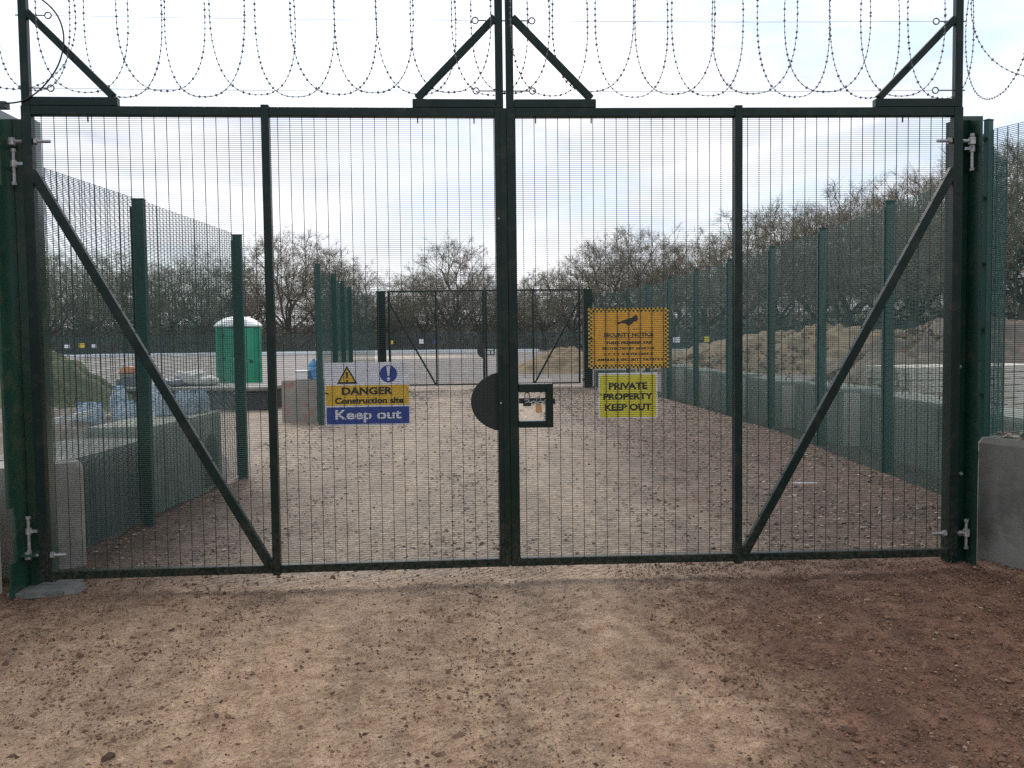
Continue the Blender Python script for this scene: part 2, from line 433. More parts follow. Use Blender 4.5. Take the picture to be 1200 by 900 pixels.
for i in range(90000):
    x = rnd.uniform(-4.2, 4.6); y = -3.8 + 4.2 * rnd.random() ** .8
    cl = noise.noise(Vector((x * 2.2, y * 2.2, 4))) + .7 * noise.noise(Vector((x * 7, y * 7, 9)))
    side = max(0, min(1, (x - .5 + .5 * noise.noise(Vector((x, y * 1.3, 2)))) / .9)) + max(0, min(1, (-2.5 - x) / 1.2)) * .8
    rt_ = max(math.exp(-((x + 1.05 - .02 * y) / .33) ** 2), math.exp(-((x - .60 - .02 * y) / .33) ** 2))
    if rnd.random() > (.14 + .85 * side + max(0, cl) * .8) * (1 - .8 * rt_): continue
    r = .0022 + .0045 * rnd.random() ** 1.6
    a_ = rnd.random() * 3.14; ca, sa = math.cos(a_) * r, math.sin(a_) * r
    q = rnd.uniform(.6, 1.0)
    mb.octa((x, y, gz(x, y) + .006 + r * .3), Vector((ca * 1.4, sa * 1.4, rnd.uniform(-.3, .3) * r)), Vector((-sa * q, ca * q, 0)), Vector((0, 0, r * rnd.uniform(.5, .9))))
tag(mb.build('loose_gravel', M['stones']), 'loose brown stones and clods scattered over the ground before the gate', 'gravel', kind='stuff')
mb = MB()
for i in range(34000):
    u = rnd.random()
    y = .35 + 22 * u ** 1.7
    x = rnd.uniform(-3.4, 4.9)
    cl = noise.noise(Vector((x * 1.2, y * .8, 14)))
    tr_ = math.exp(-((x + 1.1 - .02 * y) / .42) ** 2) + math.exp(-((x - .75 - .02 * y) / .42) ** 2)
    if x < 1.9 and rnd.random() > (.34 + cl * .8) * (1 - .85 * min(1, tr_)): continue
    r = .006 + .013 * rnd.random() ** 1.8 + .0006 * y
    stone(mb, x, y, r, .25)
tag(mb.build('lane_gravel', M['stones_in']), 'grey and brown gravel covering the lane between the two gates', 'gravel', kind='stuff')

# ------------------------------------------------------------------ welded mesh panels
def mesh_panel(x0, x1, z0, z1, y, wire=.0024, wv=.0038, hs=.0127, vs_=.0762, hole=None, dx=.03):
    """horizontal wires on one side, vertical ones on the other; hole = (xa, xb, za, zb) left open"""
    mb = MB()
    def w_h(xa, xb, z):
        mb.hexa([(xa, y - wire / 2, z - wire / 2), (xb, y - wire / 2, z - wire / 2), (xb, y + wire / 2, z - wire / 2), (xa, y + wire / 2, z - wire / 2),
                 (xa, y - wire / 2, z + wire / 2), (xb, y - wire / 2, z + wire / 2), (xb, y + wire / 2, z + wire / 2), (xa, y + wire / 2, z + wire / 2)])
    yv = y - (wire + wv) / 2 - .0002
    z = z0 + hs / 2
    while z < z1:
        if hole and hole[2] < z < hole[3]:
            if hole[0] > x0: w_h(x0, hole[0], z)
            if hole[1] < x1: w_h(hole[1], x1, z)
        else: w_h(x0, x1, z)
        z += hs
    x = x0 + dx
    while x < x1:
        if hole and hole[0] < x < hole[1]:
            mb.box(x - wv / 2, x + wv / 2, yv - wv / 2, yv + wv / 2, z0, hole[2])
            mb.box(x - wv / 2, x + wv / 2, yv - wv / 2, yv + wv / 2, hole[3], z1)
        else:
            mb.box(x - wv / 2, x + wv / 2, yv - wv / 2, yv + wv / 2, z0, z1)
        x += vs_
    return mb

# ------------------------------------------------------------------ razor wire
def razor_coil(loops, axis_fn, a=.245, bz=.50, depth=.15, p=2.5, name='razor_wire_coil'):
    mb = MB()
    step = .037
    for (u, tilt) in loops:
        c, ex, ey = axis_fn(u)
        sgn = 1 if tilt > 0 else -1
        N = 44
        k1 = rnd.uniform(-.04, .02); k2 = rnd.uniform(1.0, 1.07); k3 = rnd.uniform(-.03, .03); k4 = rnd.uniform(-.008, .018)
        pts = []
        for i in range(N):
            t = 2 * math.pi * i / N
            ct, st = math.cos(t), math.sin(t)
            X_ = a * math.copysign(abs(ct) ** (2 / p), ct) * k2
            Z_ = bz * math.copysign(abs(st) ** (2 / p), st)
            X_ += k1 * Z_ * .5 + k3
            pts.append(c + ex * X_ + ey * (sgn * depth * ct) + Vector((0, 0, Z_ + k4 * (1 - st))))
        mb.tube(pts, .0022, 4, 0, closed=True)
        acc = 0.0
        for i in range(N):
            A, B = pts[i], pts[(i + 1) % N]
            L = (B - A).length; d = (B - A).normalized()
            nrm = d.cross(Vector((0, 1, 0))).normalized() if abs(d.y) < .9 else Vector((0, 0, 1))
            bi = d.cross(nrm)
            while acc < L:
                q = A + d * acc
                ang = rnd.uniform(0, 3.14)
                v1 = nrm * math.cos(ang) + bi * math.sin(ang)
                v2 = d.cross(v1)
                mb.octa(q, d * .0115, v1 * .0105, v2 * .006)
                acc += step
            acc -= L
    return mb.build(name, M['razor'])

# ------------------------------------------------------------------ gate leaf
ZB, ZT = .08, 3.054
def gate_leaf(name, label, sgn, hinge, rz, extension, group, hole=None):
    """local x runs from the hinge (0) to the meeting stile (-sgn*3); sgn -1 = left leaf"""
    t = thing(name, label, 'gate', hinge, rz, group)
    W = 2.995
    def X(u): return sgn * (u - W)             # u measured from the meeting edge
    g = M['green']
    def add(nm, mb, mat=g, bevel=.004, parent=t): return mb.build(nm, mat, parent, bevel=bevel)
    add('hinge_stile', MB().box(X(W - .06), X(W), -.03, .03, ZB, ZT))
    add('meeting_stile', MB().box(X(.004), X(.064), -.03, .03, ZB, ZT))
    add('top_rail', MB().box(X(.0645), X(W - .0605), -.029, .029, ZT - .058, ZT - .001))
    add('bottom_rail', MB().box(X(.0645), X(W - .0605), -.029, .029, ZB + .001, ZB + .054))
    add('middle_bar', MB().box(X(1.485), X(1.535), -.038, .022, ZB - .012, ZT + .012))
    a = Vector((X(W - .05), -.004, ZT - .40)); b_ = Vector((X(1.55), -.004, ZB + .04))
    add('diagonal_brace', MB().bar(a, b_, .056, .050, (0, 1, 0)))
    for u0, u1 in ((.0645, 1.4845), (1.5355, W - .0605)):
        xa, xb = sorted((X(u0), X(u1)))
        h = hole if hole and u0 < .1 else None
        mesh_panel(xa, xb, ZB + .0545, ZT - .0585, .014, hole=h, dx=.045).build('mesh_panel', M['wire'], t)
    # clips holding the mesh under the top rail
    if extension:
        for u in (.19, .55, W - .40):
            add('mesh_clip', MB().box(X(u), X(u + .008), -.012, -.006, ZT - .095, ZT - .0585), bevel=0)
        for u, inn in ((W - .028, -1), (.030, 1)):
            add('extension_post', MB().box(X(u - .025), X(u + .025), -.024, .024, ZT + .0005, ZT + .98))
            f0, f1 = u + inn * .026, u + inn * .555
            add('foot_bar', MB().box(X(f0), X(f1), -.027, .027, ZT + .0005, ZT + .055))
            add('strut', MB().bar((X(u + inn * .022), .0, ZT + .575), (X(u + inn * .525), .0, ZT + .062), .046, .040, (0, 1, 0)))
        for z in (ZT + .555, ZT + .112):
            for u, inn in ((W - .054, -1), (.056, 1)):
                eb = MB()
                eb.cyl((X(u - inn * .075), -.002, z), (X(u + inn * .10), -.002, z), .0045, 6)
                ring = [(X(u + inn * (.122 + .020 * math.cos(q))), -.002, z + .020 * math.sin(q)) for q in [i * math.pi / 6 for i in range(12)]]
                eb.tube(ring, .0045, 5, closed=True)
                add('eye_bolt', eb, M['razor'], 0)
            lw = []
            ua, ub = .056 + .142, W - .054 - .142
            for i in range(25):
                k = i / 24
                lw.append((X(ua + (ub - ua) * k), -.002, z - .006 * math.sin(math.pi * k)))
            add('line_wire', MB().tube(lw, .0013, 4), M['razor'], 0)
    # hinge eye bolts
    for z in (ZB + .155, ZT - .215):
        hb = MB().cyl((X(W - .16), -.0, z), (X(W - .062), -.0, z), .011, 8).cyl((X(W - .085), 0, z), (X(W - .066), 0, z), .022, 6)
        he = MB().cyl((X(W + .001), -.0, z), (X(W + .062), -.0, z), .011, 8)
        he.cyl((X(W + .075), -.0, z - .022), (X(W + .075), -.0, z + .022), .022, 10)
        add('hinge_bolt', hb, M['galv'], 0)
        add('hinge_eye', he, M['galv'], 0)
    return t, X

GRP = 'front double gate leaves'
L_HINGE = (-2.9989, -.0429, 0); R_HINGE = (2.9978, -.0453, 0)
gl, XL = gate_leaf('gate_leaf', 'left leaf of the near dark green mesh gate with razor wire extension above', -1, L_HINGE, .0143, True, GRP)
Wd = 2.995
HOLE = tuple(sorted((Wd * -1 + .066, Wd * -1 + .285))) + (1.03, 1.315)
gr, XR = gate_leaf('gate_leaf', 'right leaf of the near dark green mesh gate carrying the lock box', 1, R_HINGE, -.0151, True, GRP, hole=HOLE)
# half-disc guard on the left leaf
MB().box(XL(.030), XL(-.010), -.0360, -.0305, ZB + .01, ZT - .004).build('cover_strip', M['green'], gl, bevel=.0015)
pts = [(XL(.0) - .236 * math.sin(q), 1.165 + .198 * math.cos(q)) for q in [math.pi * i / 28 for i in range(29)]]
pts = [(x - .004, z) for x, z in pts]
MB().disc_prism(pts, .026, .032).build('lock_guard_plate', M['black'], gl)
for z in (1.16, 2.35):
    MB().cyl((XL(.045), -.036, z), (XL(.045), -.0301, z), .006, 8).build('rivet', M['galv'], gl)
# lock box on the right leaf
lb = MB()
x0, x1 = XR(.0655), XR(.288); z0, z1 = .995, 1.282
hx1, hz0, hz1 = XR(.240), 1.040, 1.227
lb.box(hx1, x1, -.045, .045, z0, z1)
lb.box(x0, hx1 - .0003, -.045, .045, hz1, z1 - .0005)
lb.box(x0, hx1 - .0003, -.045, .045, z0 + .0005, hz0)
lb.build('lock_box', M['green'], gr, bevel=.004)
MB().box(XR(.067), XR(.2395), -.004, .012, 1.152, 1.187).build('slide_bolt', M['black'], gr, bevel=.002)
MB().cyl((x1 + .0005, 0, 1.165), (x1 + .014, 0, 1.165), .018, 10).build('bolt_end', M['green'], gr)

def to_world(root, p):
    c, s = math.cos(root.rotation_euler.z), math.sin(root.rotation_euler.z)
    return Vector((root.location.x + p[0] * c - p[1] * s, root.location.y + p[0] * s + p[1] * c, p[2]))
# padlock hanging in the lock box
pl = thing('padlock', 'brass padlock hanging from the bolt inside the lock box', 'padlock', to_world(gr, (XR(.195), -.012, 1.092)), -.05)
pb = MB().box(-.019, .019, -.010, .010, 0, .052); pb.build('lock_body', M['brass'], pl, bevel=.003)
sh = [(-.013, 0, .053), (-.013, 0, .085)] + [(-.013 * math.cos(q), 0, .085 + .018 * math.sin(q)) for q in [math.pi * i / 8 for i in range(1, 8)]] + [(.013, 0, .085), (.013, 0, .053)]
MB().tube(sh, .004, 8).build('shackle', M['galv'], pl, smooth=True)
pl2 = thing('padlock', 'dark steel padlock and shackle beside the brass padlock in the lock box', 'padlock', to_world(gr, (XR(.120), -.014, 1.135)), .2)
MB().box(-.026, .026, -.012, .012, 0, .040).build('lock_body', M['black'], pl2, bevel=.004)
MB().tube([(x * 1.25, y, z - .014) for x, y, z in sh], .0045, 8).build('shackle', M['galv'], pl2, smooth=True)
ch = MB()
cw = to_world(gr, (XR(.165), -.016, 0))
def link_ring(mb, c, ax, bx, r=.0022):
    c, ax, bx = Vector(c), Vector(ax), Vector(bx)
    mb.tube([c + ax * math.cos(q) + bx * math.sin(q) for q in [i * math.pi / 5 for i in range(10)]], r, 5, closed=True)
for i in range(7):
    q = Vector((cw.x - .05 + .022 * i, cw.y - .008, 1.169 - .012 * math.sin(i * .5)))
    link_ring(ch, q, (.016, 0, .003 * (-1) ** i), (0, .008, .003) if i % 2 else (0, .002, .009), .0035)
tag(ch.build('chain', M['galv']), 'short steel chain looped round the bolt in the lock box', 'chain')
ch = MB()
for i in range(6):
    q = Vector((cw.x + .068, cw.y - .006, 1.067 - .014 * i + .02))
    link_ring(ch, q, (0, 0, .010), (.006, 0, 0) if i % 2 else (0, .006, 0))
tag(ch.build('chain', M['galv']), 'short tail of steel chain hanging beside the brass padlock', 'chain')

# razor wire on each leaf
def axis_for(p0, p1, z):
    p0, p1 = Vector(p0), Vector(p1)
    d = (p1 - p0).normalized()
    n = Vector((-d.y, d.x, 0))
    return lambda u: (Vector((p0.x + d.x * u, p0.y + d.y * u, z)), d, n)
ZC = 3.128 + .50
ax = axis_for(L_HINGE, (0, 0, 0), ZC)
o = razor_coil([(.10 + .258 * i + rnd.uniform(-.012, .012), 1 if i % 2 else -1) for i in range(12)], ax, depth=.06)
tag(o, 'coil of razor wire along the top of the left gate leaf', 'razor wire', 'razor wire coils')
ax = axis_for((0, 0, 0), R_HINGE, ZC)
o = razor_coil([(.05 + .258 * i + rnd.uniform(-.012, .012), 1 if i % 2 else -1) for i in range(12)], ax, depth=.06)
tag(o, 'coil of razor wire along the top of the right gate leaf', 'razor wire', 'razor wire coils')
ax = axis_for((3.2, -.05, 0), (3.75, -1.5, 0), ZC + .04)
o = razor_coil([(u, 1 if i % 2 else -1) for i, u in enumerate((.05, .45, .9, 1.35))], ax, a=.42, bz=.54, depth=.25, p=2.1)
tag(o, 'wide loops of razor wire over the fence right of the gate', 'razor wire', 'razor wire coils')
ax = axis_for((-3.1, -.02, 0), (-3.7, -1.5, 0), ZC + .05)
o = razor_coil([(u, 1 if i % 2 else -1) for i, u in enumerate((.02, .3, .6, .9, 1.3))], ax, a=.34, bz=.52, depth=.22, p=2.1)
tag(o, 'tangled razor wire over the fence left of the gate', 'razor wire', 'razor wire coils')
# loose brown cable looping round the left extension post
cb = [(-3.16, -.06, 3.02), (-3.10, -.07, 3.06), (-2.98, -.075, 3.08), (-2.86, -.075, 3.16), (-2.76, -.07, 3.30), (-2.725, -.06, 3.46), (-2.76, -.05, 3.60), (-2.85, -.05, 3.70), (-3.0, -.06, 3.78), (-3.2, -.06, 3.86)]
def smooth_path(p, n=6):
    p = [Vector(q) for q in p]; out = []
    for i in range(len(p) - 1):
        a, b_, c, d = p[max(i - 1, 0)], p[i], p[i + 1], p[min(i + 2, len(p) - 1)]
        for k in range(n):
            t = k / n
            out.append(.5 * ((2 * b_) + (c - a) * t + (2 * a - 5 * b_ + 4 * c - d) * t * t + (3 * b_ - a - 3 * c + d) * t ** 3))
    return out + [p[-1]]
tag(MB().tube(smooth_path(cb), .0055, 6).build('cable', M['black'], smooth=True), 'loose dark cable looped round the post above the left hinge', 'cable')

# ------------------------------------------------------------------ hinge posts (H-section)
def h_post(name, label, loc, rz, hs, web_y, near, far, group, notch=False, paint=None, wd=.085):
    """web parallel to the gate; hs = +1: outer flange on +x"""
    t = thing(name, label, 'gate post', loc, rz, group)
    g = paint or M['post_green']
    T = 3.02
    MB().box(-hs * .030, hs * wd, web_y, web_y + .012, -.05, T - .02).build('web', g, t, bevel=.002)
    fl = MB()
    xo = (hs * (wd + .0003), hs * (wd + .0153))
    x0_, x1_ = min(xo), max(xo)
    if notch:   # the outer flange is cut away round each hinge pin
        zs = [(-.05, .215), (.215, .56), (.56, 2.60), (2.60, 2.78), (2.78, T)]
        for i, (za, zb) in enumerate(zs):
            nn = near - .07 if i in (1, 3) else near
            fl.box(x0_, x1_, web_y - nn, web_y + far, za, zb)
    else:
        fl.hexa([(x0_, web_y - near, -.05), (x1_, web_y - near, -.05), (x1_, web_y + far, -.05), (x0_, web_y + far, -.05),
                 (x0_, web_y - near, T - .02), (x1_, web_y - near, T - .02), (x1_, web_y + far, T + .03), (x0_, web_y + far, T + .03)])
    fl.build('outer_flange', g, t)
    MB().box(-hs * .0303, -hs * .0453, web_y + .0125, web_y + far, -.05, T - .02).build('inner_flange', g, t, bevel=.002)
    return t

lp = h_post('gate_post', 'green steel post carrying the hinges of the left gate leaf', (-3.025, .05, 0), 0, -1, .0, .24, .10, 'gate hinge posts', notch=True)
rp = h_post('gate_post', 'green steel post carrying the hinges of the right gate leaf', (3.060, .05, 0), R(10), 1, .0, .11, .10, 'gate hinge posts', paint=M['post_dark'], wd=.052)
def hinge_pin(parent, x, y, za, zb, up=True):
    hp = MB().cyl((x, y, za), (x, y, zb), .010, 12)
    hp.cyl((x, y, zb - .004), (x, y, zb + .016), .016, 8)
    hp.cyl((x, y, za - .008), (x, y, za + .010), .015, 6)
    zm_ = za + (zb - za) * .62
    hp.cyl((x, y, zm_ - .020), (x, y, zm_ + .020), .019, 12)
    hp.bar((x, y, zm_), (x + (.06 if parent is lp else -.05), y, zm_), .018, .018, (0, 1, 0))
    return hp.build('hinge_pin', M['galv'], parent)
hinge_pin(lp, -.045, -.085, .26, .47)
hinge_pin(lp, -.045, -.085, 2.58, 2.78)
hinge_pin(rp, .034, -.05, .12, .30)
hinge_pin(rp, .030, -.06, 2.66, 2.88)
MB().box(-.084, .0, -.135, -.001, .235, .25).build('hinge_shelf', M['post_green'], lp)
for p_, lst in ((lp, ((-.01, .36), (-.01, .66), (-.01, 1.55))), (rp, ((.02, .62), (.02, .20), (.0, 1.35)))):
    for x, z in lst:
        MB().cyl((x, -.014, z), (x, -.0005, z), .013, 6).cyl((x, -.022, z), (x, -.0135, z), .007, 8).build('bolt', M['galv'], p_)
MB().box(-.14, .20, -.20, .12, -.02, .022).build('base_plate', M['concrete_dark'], lp, bevel=.004)
slab = MB().hexa([(.05, -.20, -.01), (.34, -.14, -.01), (.36, .02, -.01), (.08, .0, -.01), (.06, -.19, .045), (.33, -.12, .03), (.34, .0, .04), (.09, -.01, .05)])
o = slab.build('broken_slab', M['concrete_dark'], bevel=.006); o.location = (-3.10, .02, 0)
tag(o, 'flat broken grey slab lying at the foot of the left gate post', 'slab')

# ------------------------------------------------------------------ signs
def text_part(parent, body, cx, cz, width, height, mat, y, bold=.0, name='lettering'):
    cu = bpy.data.curves.new('t', 'FONT'); cu.body = body; cu.size = 1; cu.offset = bold
    cu.align_x = 'CENTER'; cu.resolution_u = 4; cu.extrude = 0
    to = bpy.data.objects.new('t', cu); COL.objects.link(to)
    dg = bpy.context.evaluated_depsgraph_get(); dg.update()
    me = bpy.data.meshes.new_from_object(to.evaluated_get(dg))
    bpy.data.objects.remove(to); bpy.data.curves.remove(cu)
    vx = [v.co.x for v in me.vertices]; vy = [v.co.y for v in me.vertices]
    x0, x1, y0, y1 = min(vx), max(vx), min(vy), max(vy)
    kx, kz = width / (x1 - x0), height / (y1 - y0)
    for v in me.vertices:
        v.co = Vector((cx + (v.co.x - (x0 + x1) / 2) * kx, y, cz + (v.co.y - (y0 + y1) / 2) * kz))
    me.materials.clear(); me.materials.append(mat); me.name = name
    o = bpy.data.objects.new(name, me); COL.objects.link(o); o.parent = parent
    return o
def plate(parent, nm, x0, x1, z0, z1, y0, y1, mat, bevel=0.0):
    return MB().box(x0, x1, y0, y1, z0, z1).build(nm, mat, parent, bevel=bevel)
def poly(parent, nm, pts, y, mat, th=.0006):
    return MB().disc_prism(pts, y - th, y).build(nm, mat, parent)
def ngon(cx, cz, r, n=32): return [(cx + r * math.cos(2 * math.pi * i / n), cz + r * math.sin(2 * math.pi * i / n)) for i in range(n)]
def bang(parent, cx, cz, h, mat, y):
    poly(parent, 'exclamation_mark', [(cx - .12 * h, cz + .5 * h), (cx - .06 * h, cz - .16 * h), (cx + .06 * h, cz - .16 * h), (cx + .12 * h, cz + .5 * h)], y, mat)
    poly(parent, 'exclamation_dot', ngon(cx, cz - .36 * h, .11 * h, 14), y, mat)
def fix(parent, pts):
    for x, z in pts:
        MB().tube(smooth_path([(x, -.006, z), (x + .008, -.022, z + .002), (x + .016, -.006, z), (x + .030, -.018, z - .006)], 4), .0028, 5).build('cable_tie', M['black'], parent)

YS = .0185      # signs hang on the inner side of the mesh
# danger sign
s = thing('danger_sign', 'white yellow and blue sign reading DANGER Construction site Keep out', 'sign', (-.918, .012 + YS, 1.022), .0143)
s.scale = (1.045, 1, 1.05)
Wx, Hz = .262, .392
plate(s, 'panel', -Wx, Wx, 0, Hz, 0, .004, M['s_white'])
plate(s, 'yellow_band', -Wx + .006, Wx - .004, .128, .252, -.0006, -.0001, M['s_yellow'])
plate(s, 'blue_band', -Wx + .008, Wx - .004, .010, .117, -.0006, -.0001, M['s_blue'])
poly(s, 'warning_triangle', [(-.186, .262), (-.060, .262), (-.123, .374)], -.0001, M['s_black'])
poly(s, 'triangle_face', [(-.170, .271), (-.076, .271), (-.123, .355)], -.0009, M['s_yellow'])
bang(s, -.123, .302, .062, M['s_black'], -.0017)
poly(s, 'blue_disc', ngon(.133, .320, .054), -.0001, M['s_blue'])
bang(s, .133, .320, .092, M['s_white'], -.0009)
text_part(s, 'DANGER', 0.0, .216, .315, .049, M['s_black'], -.0012, .042)
text_part(s, 'Construction site', .012, .156, .425, .040, M['s_black'], -.0012, .042)
text_part(s, 'Keep out', .005, .060, .41, .080, M['s_white'], -.0012, .022)
fix(s, ((-Wx - .004, .205), (Wx - .006, .205)))
# security notice
s = thing('security_sign', 'orange security notice sign with checked border and camera picture', 'sign', (.797, -.012 + YS, 1.372), -.0151)
Wx, Hz = .266, .398
plate(s, 'panel', -Wx, Wx, 0, Hz, 0, .004, M['s_yellow'])
plate(s, 'face', -Wx + .026, Wx - .026, .026, Hz - .026, -.0006, -.0001, M['s_orange'])
ck = MB(); q = .0133; nxq, nzq = 40, 30
for i in range(nxq):
    for j in range(nzq):
        if (i + j) % 2 == 0 and (i < 2 or j < 2 or i >= nxq - 2 or j >= nzq - 2):
            ck.box(-Wx + i * q + .0002, -Wx + (i + 1) * q - .0002, -.0006, -.0001, j * q * Hz / .399 + .0002, (j + 1) * q * Hz / .399 - .0002)
ck.build('checked_border', M['s_black'], s)
cam_pts = [(-.078, .296), (-.070, .306), (-.055, .307), (-.020, .322), (.020, .331), (.044, .351), (.056, .348), (.064, .326), (.056, .310), (.036, .308), (.022, .292), (.004, .283), (-.012, .286), (-.020, .296), (-.050, .298), (-.064, .288)]
poly(s, 'camera_picture', cam_pts, -.0007, M['s_black'])
plate(s, 'thin_line', .030, .095, .2575, .2595, -.0012, -.0007, M['s_black'])
text_part(s, 'SECURITY NOTICE', 0, .221, .33, .026, M['s_black'], -.0012, .042)
plate(s, 'underline', -.165, .165, .199, .2025, -.0012, -.0007, M['s_black'])
for k, (tx, wd) in enumerate((('THESE PREMISES ARE', .305), ('PROTECTED BY 24 HOUR', .345), ('C.C.T.V. SURVEILLANCE', .325), ('CAMERAS & SECURITY PATROLS', .455))):
    text_part(s, tx, 0, .168 - .0365 * k, wd, .0185, M['s_black'], -.0012, .042)
fix(s, ((-Wx - .004, .20), (Wx - .006, .20)))
# private property
s = thing('private_sign', 'yellow white-edged sign reading PRIVATE PROPERTY KEEP OUT', 'sign', (.792, -.012 + YS, 1.044), -.0151)
Wx, Hz = .195, .298
plate(s, 'panel', -Wx, Wx, 0, Hz, 0, .004, M['s_white'])
plate(s, 'face', -Wx + .007, Wx - .009, .004, Hz - .012, -.0006, -.0001, M['s_lemon'])
for tx, z, wd in (('PRIVATE', .212, .255), ('PROPERTY', .143, .330), ('KEEP OUT', .072, .310)):
    text_part(s, tx, 0, z, wd, .045, M['s_black'], -.0012, .042)
fix(s, ((-Wx - .012, .165), (Wx - .002, .165)))

# ------------------------------------------------------------------ far gate
GF = 'far double gate leaves'
fl_, XF1 = gate_leaf('gate_leaf', 'left leaf of the distant green gate across the lane', -1, (-2.635, 22, .05), 0, False, GF)
fr_, XF2 = gate_leaf('gate_leaf', 'right leaf of the distant green gate across the lane', 1, (3.365, 22, .05), 0, False, GF)
pts = [(XF1(.0) - .004 - .24 * math.sin(q), 1.15 + .24 * math.cos(q)) for q in [math.pi * i / 24 for i in range(25)]]
MB().disc_prism(pts, -.06, -.05).build('lock_guard_plate', M['black'], fl_)
lb = MB()
x0, x1 = XF2(.0655), XF2(.30); hx1 = XF2(.26)
lb.box(hx1, x1, -.045, .045, 1.0, 1.29).box(x0, hx1 - .0003, -.045, .045, 1.255, 1.2895).box(x0, hx1 - .0003, -.045, .045, 1.0005, 1.04)
lb.box(x0, hx1 - .0003, -.02, .02, 1.13, 1.165).box(XF2(.15), XF2(.18), -.018, .018, 1.0405, 1.129)
lb.build('lock_box', M['black'], fr_)
for sx, lab in ((-2.84, 'dark post hinging the left leaf of the distant gate'), (3.60, 'dark post hinging the right leaf of the distant gate')):
    t = thing('gate_post', lab, 'gate post', (sx, 22.0, 0), 0, 'far gate posts')
    MB().box(-.13, .13, -.11, .11, -.05, 3.06).build('column', M['green'], t, bevel=.01)
    MB().box(-.145, .145, -.125, .125, 3.0605, 3.075).build('cap', M['green'], t)
    for z in (.25, 2.85):
        MB().cyl((math.copysign(.16, -sx), -.02, z - .06), (math.copysign(.16, -sx), -.02, z + .06), .028, 8).build('hinge_pin', M['galv'], t)
o = MB().box(3.85, 4.75, 21.9, 22.5, -.02, .55).build('concrete_block', M['concrete_dark'], bevel=.03)
tag(o, 'dark concrete block right of the distant gate post', 'concrete block')

# ------------------------------------------------------------------ mesh fences
_pc = {}
def fence(name, label, pts, zb=.03, zt=2.97, post_h=3.02, post_w=.08, post_d=.06, mesh_mat=None, post_mat=None, post_s=1.0, skip=()):
    t = thing(name, label, 'fence', (pts[0][0], pts[0][1], 0))
    O = Vector((pts[0][0], pts[0][1], 0))
    mm = mesh_mat or M['fence_wire']; pm = post_mat or M['fence_post']
    n = len(pts)
    for i, p in enumerate(pts):
        P = Vector((p[0], p[1], 0)) - O
        a = Vector(pts[min(i + 1, n - 1)]) - Vector(pts[max(i - 1, 0)])
        ang = math.atan2(a.y, a.x)
        if i not in skip:
            if 'post' not in _pc:
                po = MB().box(-post_d / 2, post_d / 2, -.052, .048, -.05, post_h).build('post', pm, t, bevel=.004)
                MB().box(-post_d / 2 - .003, post_d / 2 + .003, -.055, .051, post_h + .0005, post_h + .01).build('post_cap', pm, po)
                cl = MB().box(-post_d / 2 + .004, post_d / 2 - .004, .0585, .066, .05, 2.96).build('clamp_bar', pm, po)
                bo = MB()
                for k in range(7):
                    z = .2 + k * .43
                    bo.cyl((0, .0665, z), (0, .078, z), .011, 6)
                bo.build('bolt_row', M['galv'], po)
                _pc['post'] = po
            else:
                po = copy_tree(_pc['post'], t)
            po.location = P; po.rotation_euler = (0, 0, ang); po.scale = (1, 1, post_s)
        if i < n - 1:
            Q = Vector((pts[i + 1][0], pts[i + 1][1], 0)) - O
            L = (Q - P).length
            key = (round(L, 1), round(zb, 2), round(zt, 2), mm.name)
            if key not in _pc:
                ob = mesh_panel(0, round(L, 1), zb, zt, .0535, wire=.0034, wv=.0044, hs=.0127, dx=.03).build('mesh_panel', mm, t)
                _pc[key] = ob
            else:
                ob = _pc[key].copy(); COL.objects.link(ob); ob.parent = t
            ob.location = P; ob.rotation_euler = (0, 0, math.atan2(Q.y - P.y, Q.x - P.x))
            ob.scale = (L / round(L, 1), 1, 1)
    return t
# y of the local frame is the outer side: walk each run so that the mesh lies outside the posts
fence('mesh_fence', 'green mesh fence just behind the left gate post beside concrete blocks', [(-3.22, .22), (-3.04, 2.01), (-2.86, 4.59)], skip=(0,), zt=2.82, post_s=.925)
fence('mesh_fence', 'green mesh fence left of the lane running up to the distant gate', [(-3.02, 11.2), (-3.08, 13.7), (-3.24, 16.2), (-3.38, 18.7), (-3.0, 21.9)], skip=(4,))
fence('mesh_fence', 'long green mesh fence along the right side of the lane', [(4.22, 1.30), (4.38, 3.76), (4.62, 6.17), (4.75, 8.54), (4.79, 10.98), (4.79, 13.42), (4.77, 15.87), (4.74, 18.3), (4.66, 20.8), (3.78, 22.0)], skip=(0, 9))
fence('mesh_fence', 'short return fence between the right gate post and the lane fence', [(3.30, .16), (4.22, 1.30)], skip=(0, 1))
fo = fence('mesh_fence', 'mesh fence outside the gate running towards the viewer on the right', [(3.315, .17), (4.235, -2.15), (5.155, -4.47)], zb=.88, zt=2.97)
for c_ in fo.children:
    if c_.name.startswith('post'): c_.scale = (.62, .5, 1)
for z in (.75, 1.15, 1.6, 2.05, 2.5, 2.9):
    MB().box(-.11, -.034, -.012, .012, z - .012, z + .012).build('bracket', M['black'], fo)
fl2 = fence('mesh_fence', 'mesh fence outside the gate running towards the viewer on the left', [(-3.30, -.06), (-4.22, -2.38), (-5.14, -4.7)], zb=.64, zt=2.97, skip=(0,))
MB().box(.02, .22, -.03, .03, 3.035, 3.075).build('top_bracket', M['black'], fl2)
MB().bar((.06, -.02, 3.06), (-.03, -.05, 3.56), .05, .045, (0, 1, 0)).build('wire_arm', M['rust'], fl2)

